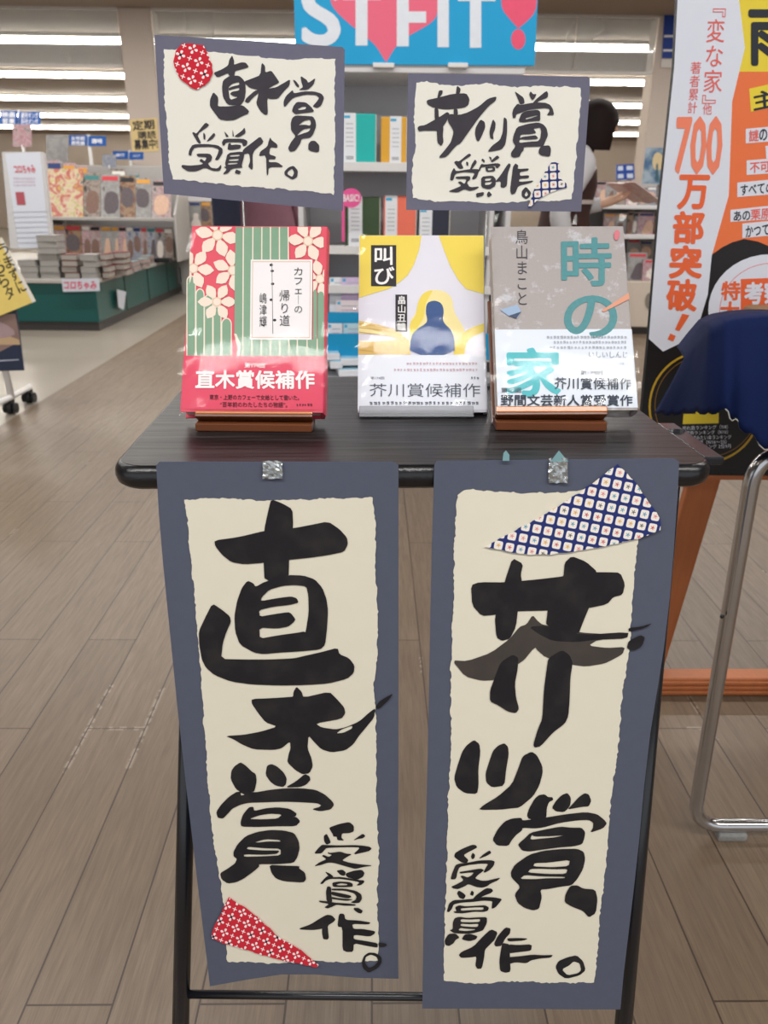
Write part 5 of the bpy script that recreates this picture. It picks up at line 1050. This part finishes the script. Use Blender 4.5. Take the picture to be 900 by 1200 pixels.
notebook((449, 229, 487, 285), BY + .06, zb_, (236, 116, 92), 'coral notebook with a white band on the second shelf', 'notebooks on the shelving bay', white=(.05, .42))
notebook((489, 244, 526, 285), BY + .06, zb_, (40, 44, 60), 'black notebook with a white band on the second shelf', 'notebooks on the shelving bay', white=(.05, .45))
P = yplane(410, 240, BY - .012)
pt = tag(empty('price_tag', M=P.M), 'pink oval price tag on the second shelf beside the green notebook', 'price tag')
sheet('tag', P, ell(411.5, 232, 12, 11.5, 24) , mat('tag_pink', (236, 92, 156), .5), pt, 0, .002)
sheet('strip', P, ID('400.5,230 404,238 404,283 400.5,283'), mat('tag_pink', (236, 92, 156)), pt, -.0005, .002)
text(P, 'BASIC!', (402, 228, 421, 236), pw, pt, z=.001, bold=.02)
# blue display bins with letter sets
cb_ = mat('bin_blue', (20, 150, 200), .4, var=.02)
yb2 = BY - .06
for k, (q, lab) in enumerate((((352, 366, 428, 379), 'upper'), ((352, 391, 574, 421), 'lower'))):
    Y = yb2 - k * .09; P = yplane((q[0] + q[2]) / 2, q[3], Y); s = tag(empty('display_bin', M=P.M), f'{lab} bright blue stationery bin in the shelving bay', 'bin', 'blue bins in the shelving bay')
    sheet('front_panel', P, rect(*q), cb_, s, 0, .006)
    a, c = P.px(q[0], q[3]), P.px(q[2], q[3]); b = MB(); b.box(((a.x + c.x) / 2, a.y + .004, -.06), (c.x - a.x, .008, .11), cb_); b.build('base', s)
    for sx in (a.x, c.x): b = MB(); b.box((sx, a.y + .03, -.06), (.006, .06, .11), cb_); b.build('side_panel', s)
sheet_pack = mat('pack_white', (226, 228, 234), .4, var=.04, scale=25)
def pack(q, Y, pal, label, lean=.1):
    P = Plane(aty((q[0] + q[2]) / 2, q[3], Y), Vector((1, 0, 0)), Vector((0, lean, 1))); s = tag(empty('letter_set', M=P.M), label, 'letter set', 'letter sets in the shelving bay')
    sheet('packet', P, rect(*q), mat('packet_' + pal, {'white': (226, 228, 232), 'lilac': (206, 184, 216), 'rose': (228, 214, 216), 'aqua': (186, 214, 224)}[pal], .4, var=.08, scale=30), s, 0, .008)
    art(P, [(rect(q[0] + 1.5, q[1] + 1.5, q[0] + 5, q[1] + 5), mat('label_blue', (60, 170, 210))), (rect(q[0] + 6, q[1] + 6, q[2] - 2, q[1] + 7), mat('label_grey_line', (176, 176, 182))), (rect(q[0] + 6, q[1] + 11, q[2] - 3, q[1] + 11.8), mat('label_rose_line', (206, 160, 170), .5))], 'label_print', s, .0008)
pack((386, 325, 407, 366), BY + .02, 'white', 'white letter set packet, tallest in the upper blue bin'); pack((400, 325, 432, 366), BY + .01, 'lilac', 'lilac and white letter set packet in the upper blue bin')
pack((394, 352, 428, 381), BY - .03, 'rose', 'floral letter set packet in front of the white and lilac packets'); pack((383, 379, 401, 392), BY - .10, 'white', 'small white card packet at the front left of the lower blue bin'); pack((402, 379, 428, 392), BY - .10, 'aqua', 'small pale card packet at the front right of the lower blue bin')
for k, (xa, xb, y) in enumerate(((380, 396, 414), (385, 399, 424), (397, 428, 420), (395, 428, 433))):
    Y = BY - .2 - .02 * (k % 2); a, c = aty(xa, y + 8, Y), aty(xb, y + 8, Y); v = tag(empty('paper_pad', ((a.x + c.x) / 2, Y + .06, a.z), .15), ['pale blue paper pad, upper of the left pair on the low blue-bin ledge', 'rosy edged paper pad, lower of the left pair on the low ledge', 'aqua paper pad, upper of the right pair on the low ledge', 'white paper pad, lower of the right pair on the low ledge'][k], 'paper pad', 'paper pads on the low ledge')
    h_ = aty(xa, y, Y).z - a.z; b = MB(); b.box((0, 0, h_ / 2), (c.x - a.x, .13, h_ * .98), sheet_pack, bev=.003); b.build('pad', v); b = MB(); b.box((0, 0, h_ + .001), (c.x - a.x - .006, .12, .003), mat('pad_aqua', (160, 204, 222), .5)); b.build('cover_sheet', v)
b = MB(); zl = aty(400, 442, BY - .15).z; b.box((0, -.16, zl - .015), (W_ - .05, .3, .03), sw, bev=.003); b.build('low_ledge', bay)
for sx in (-1, 1): b = MB(); b.box((sx * (W_ / 2 - .05), -.16, (zl - .03) / 2), (.03, .28, zl - .03), sw); b.build('ledge_support', bay)
# board on top of the bay
P = yplane(487, 75, BY - .03)
bd = tag(empty('header_board', M=P.M), 'bright blue header board with white capitals and pink hearts on top of the shelving bay', 'sign')
cyan = mat('board_cyan', (10, 160, 214), .45, var=.02); hp = mat('board_pink', (236, 104, 132), .45, var=.02); hp2 = mat('board_deep_pink', (236, 84, 118), .45); bw = mat('board_white', (226, 232, 240), .45)
sheet('board', P, ID('343,-60 633,-60 626.5,76.7 346.5,75'), cyan, bd, 0, .015)
f = crop(340, 0, 3)
art(P, [(chaikin(f('140,-160 140,0 150,25 175,55 225,98 270,132 305,165 325,200 338,220 350,198 370,165 410,130 460,102 500,78 518,50 522,0 520,-160'), 1), hp), (chaikin(f('742,-160 742,0 745,32 770,65 795,92 802,100 812,92 840,68 862,42 868,0 868,-160'), 1), hp2), (tp2 := [(340 + a / 3, b_ / 3) for a, b_ in ell(802, 138, 25, 36, 24)], hp2),
 (f('230,-52 272,-52 272,160 230,160'), bw), (f('185,-52 318,-52 318,0 185,0'), bw), (f('375,-52 417,-52 417,163 375,163'), bw), (f('375,-52 490,-52 490,-8 375,-8'), bw), (f('375,40 478,40 478,80 375,80'), bw), (f('518,-52 558,-52 558,166 518,166'), bw), (f('632,-52 672,-52 672,168 632,168'), bw), (f('590,-52 722,-52 722,4 590,4'), bw)], 'printed_design', bd, .0005, .0001)
text(P, 'S', (356, -17, 396.5, 52), bw, bd, z=.0016, bold=.028)
for xa, xb in ((437, 462), (525, 548)): b = MB(); a, c = P.px(xa, 74), P.px(xb, 80); b.box(((a.x + c.x) / 2, (a.y + c.y) / 2, .002), (c.x - a.x, a.y - c.y, .03), wm, bev=.003); b.build('clip', bd)
# ---- right: racks, notices, pillar sign
P = yplane(788, 30, YP - .02)
ps_ = tag(empty('comics_sign', M=P.M), 'dark blue hanging sign with a white katakana letter on the right pillar', 'sign')
sheet('sign_face', P, ID('783,-60 812,-60 797,68 776,68'), mat('sign_navy', (28, 62, 150), .5), ps_, 0, .012); sheet('lower_strip', P, ID('775.5,69 797,69 796,80 774,79'), mat('strip_white', (222, 214, 206), .5), ps_, 0, .012)
text(P, 'コ', ((778, 41), (793, 41), (792, 62), (777, 62)), pw, ps_, z=.002); text(P, '日', (787.5, 72, 792, 78), pg, ps_, z=.002)
P = yplane(770, 215, YP - .005)
po = tag(empty('sky_poster', M=P.M), 'blue poster with a glowing cloud and a slim spire above the right rack', 'poster')
def sky_print():
    m = bpy.data.materials.new('sky_poster_print'); m.use_nodes = True; n, l = nodes(m); b = n['Principled BSDF']; b.inputs['Roughness'].default_value = .5
    nz = n.new('ShaderNodeTexNoise'); nz.inputs['Scale'].default_value = 7; tc = n.new('ShaderNodeTexCoord'); l.new(tc.outputs['Object'], nz.inputs['Vector'])
    rp = n.new('ShaderNodeValToRGB'); rp.color_ramp.elements[0].position = .4; rp.color_ramp.elements[0].color = lin((78, 116, 152)); rp.color_ramp.elements[1].position = .62; rp.color_ramp.elements[1].color = lin((170, 188, 200)); l.new(nz.outputs['Fac'], rp.inputs[0]); l.new(rp.outputs[0], b.inputs['Base Color']); return m
sheet('poster', P, ID('757,173 786,173 783,216 752,216'), sky_print(), po, 0, .004)
art(P, [(chaikin(ID('768,178 776,180 778,192 774,200 766,199 764,188'), 1), mat('glow_print', (226, 204, 160), .5)), (ID('769,192 771,192 772,212 768,212'), mat('spire_print', (70, 104, 112), .5))], 'printed_picture', po, .0008, .0004)
RY2 = atz(760, 392, 0).y
r0, r1 = aty(690, 300, RY2).x, aty(890, 300, RY2).x
rk2 = tag(empty('book_rack', ((r0 + r1) / 2, RY2, 0)), 'beige counter rack with book shelves behind the poster board on the right', 'rack')
W2 = r1 - r0; zct = aty(755, 330, RY2).z; zs1 = aty(755, 276, RY2 + .1).z; zs0 = aty(755, 241, RY2 + .15).z
bm_ = mat('counter_beige', (214, 200, 184), .5, var=.03)
b = MB(); b.box((0, .3, (zct + .06) / 2), (W2, .6, zct - .06), bm_, bev=.004); b.build('counter_body', rk2); b = MB(); b.box((0, .3, .03), (W2 - .02, .56, .06), grd); b.build('kick_plate', rk2)
b = MB(); b.box((0, .58, (zct + zs0 + .17) / 2), (W2, .03, zs0 + .17 - zct), rgm); b.build('back_panel', rk2)
for z, yy in ((zs1, .1), (zs0, .15)): b = MB(); b.box((0, (yy + .58) / 2, z - .012), (W2, .58 - yy, .03), sw, bev=.003); b.build('shelf_board', rk2)
for sx in (-1, 1): b = MB(); b.box((sx * W2 / 2, .38, (zct + zs0 + .17) / 2), (.025, .4, zs0 + .17 - zct), rgm); b.build('end_panel', rk2)
P = yplane(763, 350, RY2 - .004); em = tag(empty('round_sticker', M=P.M), 'faded round sticker on the beige counter front', 'sticker'); sheet('sticker', P, ell(762, 353, 6, 10, 20), mat('sticker_grey', (136, 128, 118), .6, var=.3, scale=60), em, 0, .002)
for k, (q, pal, lab) in enumerate((((697, 212, 709, 240), 'rose', 'first pale book from the left on the upper right shelf'), ((709, 214, 720, 240), 'grey', 'second pale book from the left on the upper right shelf'), ((720, 212, 732, 240), 'brown', 'brownish book, third from left on the upper right shelf'), ((733, 217, 747, 240), 'pink', 'pink book, fourth from left on the upper right shelf'), ((748, 220, 757, 240), 'grey', 'grey book between the pink and the blue ones on the upper right shelf'), ((757, 219, 768, 240), 'blue', 'blue book on the upper right shelf'), ((769, 216, 777, 240), 'dark', 'dark book right of the blue one on the upper right shelf'), ((777, 214, 790, 240), 'brown', 'rightmost brown book on the upper right shelf'))): magazine(q, RY2 + .3, pal, lab, 'books on the upper right shelf', .12, .02, zb=zs0 + .004, sc=18, name='book', cat='book')
for k, (q, pal, lab) in enumerate((((734, 248, 740, 275), 'orange', 'slim red spine at the left of the middle right shelf'), ((740, 249, 746, 275), 'dark', 'slim dark spine at the left of the middle right shelf'), ((746, 249, 765, 275), 'pink', 'pink picture book facing out on the middle right shelf'), ((766, 250, 772, 275), 'orange', 'slim red spine right of the pink picture book'), ((772, 250, 779, 275), 'blue', 'slim blue spine on the middle right shelf'), ((779, 250, 790, 275), 'grey', 'grey book at the right of the middle right shelf'), ((706, 250, 720, 275), 'rose', 'rosy book at the far left of the middle right shelf'), ((720, 250, 733, 275), 'grey', 'pale book second from left on the middle right shelf'))): magazine(q, RY2 + .25, pal, lab, 'books on the middle right shelf', .1, .02, zb=zs1 + .004, sc=18, name='book', cat='book')
for k, (q, pal, lab) in enumerate((((735, 280, 750, 294), 'grey', 'white boxed goods at the back of the right counter'), ((750, 282, 764, 296), 'brown', 'brown boxed goods at the back of the right counter'), ((764, 281, 780, 296), 'grey', 'grey boxed goods at the right of the counter'))): magazine(q, RY2 + .4, pal, lab, 'goods on the right counter', .1, .06, zb=zct + .12, name='boxed_goods', cat='box', sc=10)
for k, (q, pal, lab) in enumerate((((734, 296, 757, 329), 'grey', 'pale patterned bag standing on the right counter'), ((752, 304, 784, 329), 'pink', 'pink patterned bag standing on the right counter'))):
    m_ = magazine(q, RY2 + .06 - .02 * k, pal, lab, 'bags on the right counter', .2, .07, zb=zct + .004, name='patterned_bag', cat='bag', sc=9)
b = MB(); b.box((0, .42, zct + .06), (W2 - .06, .12, .118), rgm); b.build('riser', rk2)
P = yplane(732, 210, 8.4); xs_ = tag(empty('cross_panel', M=P.M), 'white panel with a blue cross pattern standing beyond the right rack', 'panel')
sheet('panel', P, ID('722,193 743,192 744,210 722,211'), mat('panel_pale', (196, 206, 222), .5, var=.05), xs_, 0, .01)
art(P, [(ID('730,193 734,193 735,210.5 731,210.5'), mat('cross_blue', (30, 66, 150), .5)), (ID('722,200 743.5,199 743.5,203 722,204'), mat('cross_blue', (30, 66, 150))), ([ID('722,193 743,192 744,210 722,211'), ID('724,194.5 741.5,194 742,208.5 724,209')], mat('cross_blue', (30, 66, 150)))], 'printed_cross', xs_, .0008, .0004)
b = MB(); a = P.px(733, 210); b.box((0, (a.y - P.o.z) / 2, -.02), (.05, P.o.z + a.y, .02), wm); b.build('post', xs_)
# rack glimpsed left of the pink book
RY3 = 8.9
x0, x1 = span(206, 268, 250, RY3)
rk3 = tag(empty('low_rack', ((x0 + x1) / 2, RY3 + .25, 0)), 'low pale rack of picture magazines seen under the left calligraphy card', 'rack'); zz = aty(235, 268, RY3).z
b = MB(); b.box((0, .0, zz / 2), (x1 - x0, .5, zz), rgm, bev=.004); b.build('body', rk3)
b = MB(); b.box((0, .22, zz + .2), (x1 - x0, .03, .4), sw); b.build('back_panel', rk3)
for k, (xa, xb, pal) in enumerate(((222, 236, 'grey'), (236, 248, 'orange'), (248, 262, 'brown'))): magazine((xa, 236, xb, 266), RY3 + .1, pal, ['pale', 'tan', 'brown'][k] + ' magazine on the low rack under the left calligraphy card', 'magazines on the low rack', .2, zb=zz + .003)
# ================================================================== people
skin = mat('skin', (222, 178, 152), .55, var=.04); hair = mat('dark_brown_hair', (30, 20, 17), .7, var=.35, scale=60, stretch=(6, 6, .6), spec=.15)
def skinned(name, J, E_, R, m, parent, root='pelvis'):
    names = list(J); me = bpy.data.meshes.new(name); me.from_pydata([J[k] for k in names], [(names.index(a), names.index(c)) for a, c in E_], [])
    o = bpy.data.objects.new(name, me); COL.objects.link(o); md = o.modifiers.new('skin', 'SKIN'); md.use_smooth_shade = True
    for i, k in enumerate(names):
        v = me.skin_vertices[0].data[i]; r = R[k]; v.radius = r if isinstance(r, tuple) else (r, r); v.use_root = (k == root)
    o.modifiers.new('sub', 'SUBSURF').levels = 2; o.modifiers['sub'].render_levels = 2
    dg = bpy.context.evaluated_depsgraph_get(); dg.update(); nm = bpy.data.meshes.new_from_object(o.evaluated_get(dg)); bpy.data.objects.remove(o)
    nm.materials.clear(); nm.materials.append(m); nm.name = name
    for p in nm.polygons: p.use_smooth = True
    o = bpy.data.objects.new(name, nm); COL.objects.link(o); o.parent = parent; return o
def shell(rings, m, name, parent, n=24):
    """clothing shell: stacked ellipses (cx, cy, z, rx, ry)"""
    b = MB(); b.ring_loft([[Vector((cx_ + rx * math.cos(2 * math.pi * k / n), cy_ + ry * math.sin(2 * math.pi * k / n), z)) for k in range(n)] for cx_, cy_, z, rx, ry in rings], m, False)
    o = b.build(name, parent); md = o.modifiers.new('thickness', 'SOLIDIFY'); md.thickness = .006; return o
def person(loc, rz, label, reading, top_m, sleeve_m, leg_m, vest=None):
    hy = .075 if reading else 0
    r = tag(empty('person', loc, rz), label, 'person')
    J = {'pelvis': (0, 0, .84), 'waist': (0, .0, .98), 'chest': (0, .01, 1.14), 'upper': (0, .0, 1.24), 'neck': (0, .02 + hy * .5, 1.31), 'skull': (0, .06 + hy, 1.37), 'head': (0, .075 + hy, 1.43), 'crown': (0, .06 + hy, 1.49)}
    R = {'pelvis': (.15, .1), 'waist': (.125, .085), 'chest': (.15, .1), 'upper': (.1, .07), 'neck': .045, 'skull': .062, 'head': (.074, .085), 'crown': (.06, .068)}
    E_ = [('pelvis', 'waist'), ('waist', 'chest'), ('chest', 'upper'), ('upper', 'neck'), ('neck', 'skull'), ('skull', 'head'), ('head', 'crown')]
    for s, n in ((-1, 'l'), (1, 'r')):
        hold = reading and s < 0
        el = (s * .21, .03, .985) if not reading or hold else (.2, -.13, .99); wr = (-.06, .24, 1.03) if hold else (s * .22, -.06 if reading else .06, .78)
        hd = (-.04, .31, 1.05) if hold else (s * .22, -.04 if reading else .08, .71)
        J.update({n + 'sh': (s * .16, -.0, 1.235), n + 'el': el, n + 'wr': wr, n + 'pm': hd, n + 'hip': (s * .085, 0, .79), n + 'kn': (s * .09, .015, .44), n + 'an': (s * .09, -.01, .075), n + 'toe': (s * .095, .13, .03)})
        R.update({n + 'sh': .052, n + 'el': .038, n + 'wr': .024, n + 'pm': (.032, .017), n + 'hip': .085, n + 'kn': .052, n + 'an': .034, n + 'toe': .03})
        E_ += [('upper', n + 'sh'), (n + 'sh', n + 'el'), (n + 'el', n + 'wr'), (n + 'wr', n + 'pm'), ('pelvis', n + 'hip'), (n + 'hip', n + 'kn'), (n + 'kn', n + 'an'), (n + 'an', n + 'toe')]
        d = (Vector(hd) - Vector(wr)).normalized(); sd = Vector((-s, 0, 0)) if not hold else Vector((0, 0, 1))
        for q, (off, ln) in enumerate(((-.027, .055), (-.009, .068), (.009, .072), (.027, .064))):
            k1, k2 = f'{n}f{q}a', f'{n}f{q}b'; side = d.cross(sd).normalized() if hold else Vector((0, 1, 0)); base = Vector(hd) + d * .02 + side * off
            J[k1] = tuple(base + d * ln * .45); J[k2] = tuple(base + d * ln * .9 + sd * ln * .35); R[k1] = .0085; R[k2] = .007; E_ += [(n + 'pm', k1), (k1, k2)]
        J[n + 'ta'] = tuple(Vector(hd) - d * .01 + Vector((-s * .025, .0, .02))); J[n + 'tb'] = tuple(Vector(hd) + d * .025 + Vector((-s * .03, 0, .035))); R[n + 'ta'] = .01; R[n + 'tb'] = .008; E_ += [(n + 'pm', n + 'ta'), (n + 'ta', n + 'tb')]
    body = skinned('body', J, E_, R, skin, r)
    # face: nose, mouth, eyes, ears
    b = MB(); b.tube([(0, .155, 1.425), (0, .178, 1.395), (0, .16, 1.388)], [.006, .012, .008], skin, 8); b.build('nose', r)
    b = MB(); b.sphere((0, .148, 1.362), (.04, .018, .012), mat('lips', (186, 104, 98), .5), 10); b.build('mouth', r)
    for s in (-1, 1):
        b = MB(); b.sphere((s * .03, .148, 1.43), (.022, .014, .011), mat('eye_dark', (30, 24, 24), .3), 10); b.build('eye', r)
        b = MB(); b.sphere((s * .078, .06, 1.41), (.016, .032, .052), skin, 10); b.build('ear', r)
    # hair: cap with a chin-length fall
    b = MB(); N = 28; rings = []
    for j in range(15):
        v = j / 14
        ring = []
        for k in range(N):
            a = 2 * math.pi * k / N
            if v < .5: t = v / .5 * math.pi / 2; rad = math.sin(t); z = 1.44 + .098 * math.cos(t)
            else: rad = 1.0 + .07 * math.sin((v - .5) * 6); z = 1.44 - (v - .5) / .5 * .15
            front = math.sin(a)
            zz_ = z
            if front > .45 and v > .5: zz_ = 1.44 - (v - .5) * .04
            wob = 1 + .025 * math.sin(k * 2.7 + j * .4)
            ring.append(Vector((.101 * rad * math.cos(a) * wob, .055 + .115 * rad * math.sin(a) * wob, zz_)))
        if j == 0: ring = [p + Vector((math.cos(2 * math.pi * k / N) * .004, math.sin(2 * math.pi * k / N) * .004, 0)) for k, p in enumerate(ring)]
        rings.append(ring)
    b.ring_loft(rings, hair, False); h = b.build('hair', r)
    for o_ in r.children:
        if o_.name.split('.')[0] in ('nose', 'mouth', 'eye', 'ear', 'hair'): o_.location.y = hy
    # clothes
    shell([(0, 0, .80, .17, .125), (0, 0, .88, .172, .125), (0, 0, .98, .15, .11), (0, .01, 1.12, .172, .128), (0, .01, 1.2, .172, .118), (0, .005, 1.265, .158, .09), (0, .012, 1.294, .115, .075), (0, .018 + hy * .3, 1.315, .062, .06)], top_m, 'shirt', r)
    for s in (-1, 1):
        n = 'r' if s > 0 else 'l'; sh, el, wr = Vector(J[n + 'sh']), Vector(J[n + 'el']), Vector(J[n + 'wr'])
        b = MB(); b.tube(rounded([sh + Vector((-s * .045, 0, .012)), sh + Vector((s * .012, 0, -.02)), el, wr], 5, .05), [.069] + [.066] * 6 + [.052] * 6 + [.036], sleeve_m, 16); b.build('sleeve', r)
        b = MB(); b.tube([(s * .08, 0, .82), (s * .09, .012, .45), (s * .09, -.005, .1)], [.098, .074, .062], leg_m, 18); b.build('trouser_leg', r)
        b = MB(); b.sphere((s * .093, .055, .045), (.085, .24, .09), mat('shoe_black', (28, 26, 26), .4), 16); b.build('shoe', r)
    if vest:
        o = shell([(0, 0, .52, .215, .17), (0, 0, .7, .195, .15), (0, 0, .88, .182, .136), (0, 0, .98, .162, .122), (0, .01, 1.12, .182, .138), (0, .01, 1.2, .176, .126), (0, .005, 1.258, .142, .094)], vest, 'vest', r)
        b = MB(); ring = lambda z, e: [Vector(((.163 + e) * math.cos(2 * math.pi * k / 24), .004 + (.124 + e) * math.sin(2 * math.pi * k / 24), z)) for k in range(24)]
        b.ring_loft([ring(1.03, .012), ring(1.05, .012)], mat('vest_piping', (190, 178, 172), .7), False); b.build('vest_stripe', r)
        shell([(0, .012, 1.262, .088, .075), (0, .022, 1.3, .066, .064), (0, .024, 1.322, .06, .06)], top_m, 'collar', r)
    return r, J
pr = aty(690, 400, 4.3)
r1_, J1 = person((pr.x - .20, 4.3, 0), math.radians(-78), 'person with dark bobbed hair in a brown vest, head bowed over a magazine', True, mat('shirt_white', (222, 220, 222), .8, var=.04), mat('sleeve_grey', (200, 198, 200), .8, var=.04), mat('trouser_black', (34, 32, 36), .8), mat('vest_brown', (62, 38, 34), .8, var=.1, scale=80))
r1_.scale = (.965, .965, .965)
M1 = Matrix.Translation((pr.x - .20, 4.3, 0)) @ Matrix.Rotation(math.radians(-78), 4, 'Z')
c = M1 @ Vector((0, .385, 1.045)); mg = tag(empty('open_magazine', c, math.radians(-78)), 'open pink magazine held by the person in the brown vest', 'magazine')
mg.rotation_euler = (math.radians(-28), 0, math.radians(-78))
for s in (-1, 1):
    b = MB(); pts = [[Vector((s * (.002 + .15 * u), -.1 + .2 * v, .012 * math.sin(u * 2.4) + .004 * (1 - u))) for u in (0, .15, .35, .6, .8, 1)] for v in (0, 1)]
    k = b.mi(blotch('page_print_rose', [(226, 190, 192), (240, 222, 220), (206, 140, 150), (240, 230, 228)], 14)); lo = [[b.bm.verts.new(p) for p in q] for q in pts]; hi = [[b.bm.verts.new(p - Vector((0, 0, .004))) for p in q] for q in pts]
    for g_ in (lo, hi):
        for i in range(5): b.bm.faces.new([g_[0][i], g_[0][i + 1], g_[1][i + 1], g_[1][i]])
    for q in (0, 1):
        for i in range(5): b.bm.faces.new([lo[q][i], lo[q][i + 1], hi[q][i + 1], hi[q][i]])
    b.bm.faces.new([lo[0][5], lo[1][5], hi[1][5], hi[0][5]]); b.build('page_spread', mg)
pl_ = aty(318, 400, 5.2)
r2_, J2 = person((pl_.x, 5.2, 0), math.radians(12), 'person in a mauve coat seen from behind under the left calligraphy card', False, mat('coat_mauve', (142, 98, 112), .8, var=.08, scale=40), mat('coat_mauve', (142, 98, 112)), mat('trouser_black', (34, 32, 36)), mat('coat_mauve', (142, 98, 112)))
bgx = aty(266, 250, 4.97); bg = tag(empty('shoulder_bag', (bgx.x, 4.96, .80)), 'dark navy shoulder bag at the side of the person in the mauve coat', 'bag')
nvb = mat('bag_navy', (34, 40, 62), .7, var=.1, scale=60)
b = MB(); b.ring_loft([[Vector((x * (1 + .1 * z), y * (1 - .5 * z / .34), z)) for x, y in ((-.08, -.03), (-.06, -.05), (.06, -.05), (.08, -.03), (.08, .03), (.06, .05), (-.06, .05), (-.08, .03))] for z in (0, .02, .12, .24, .30)], nvb); b.build('bag_body', bg)
b = MB(); b.tube(rounded([(-.05, -.02, .28), (.03, .06, .47), (.09, .14, .49), (.05, .03, .28)], 5, .05), .009, nvb, 8); b.build('strap', bg)
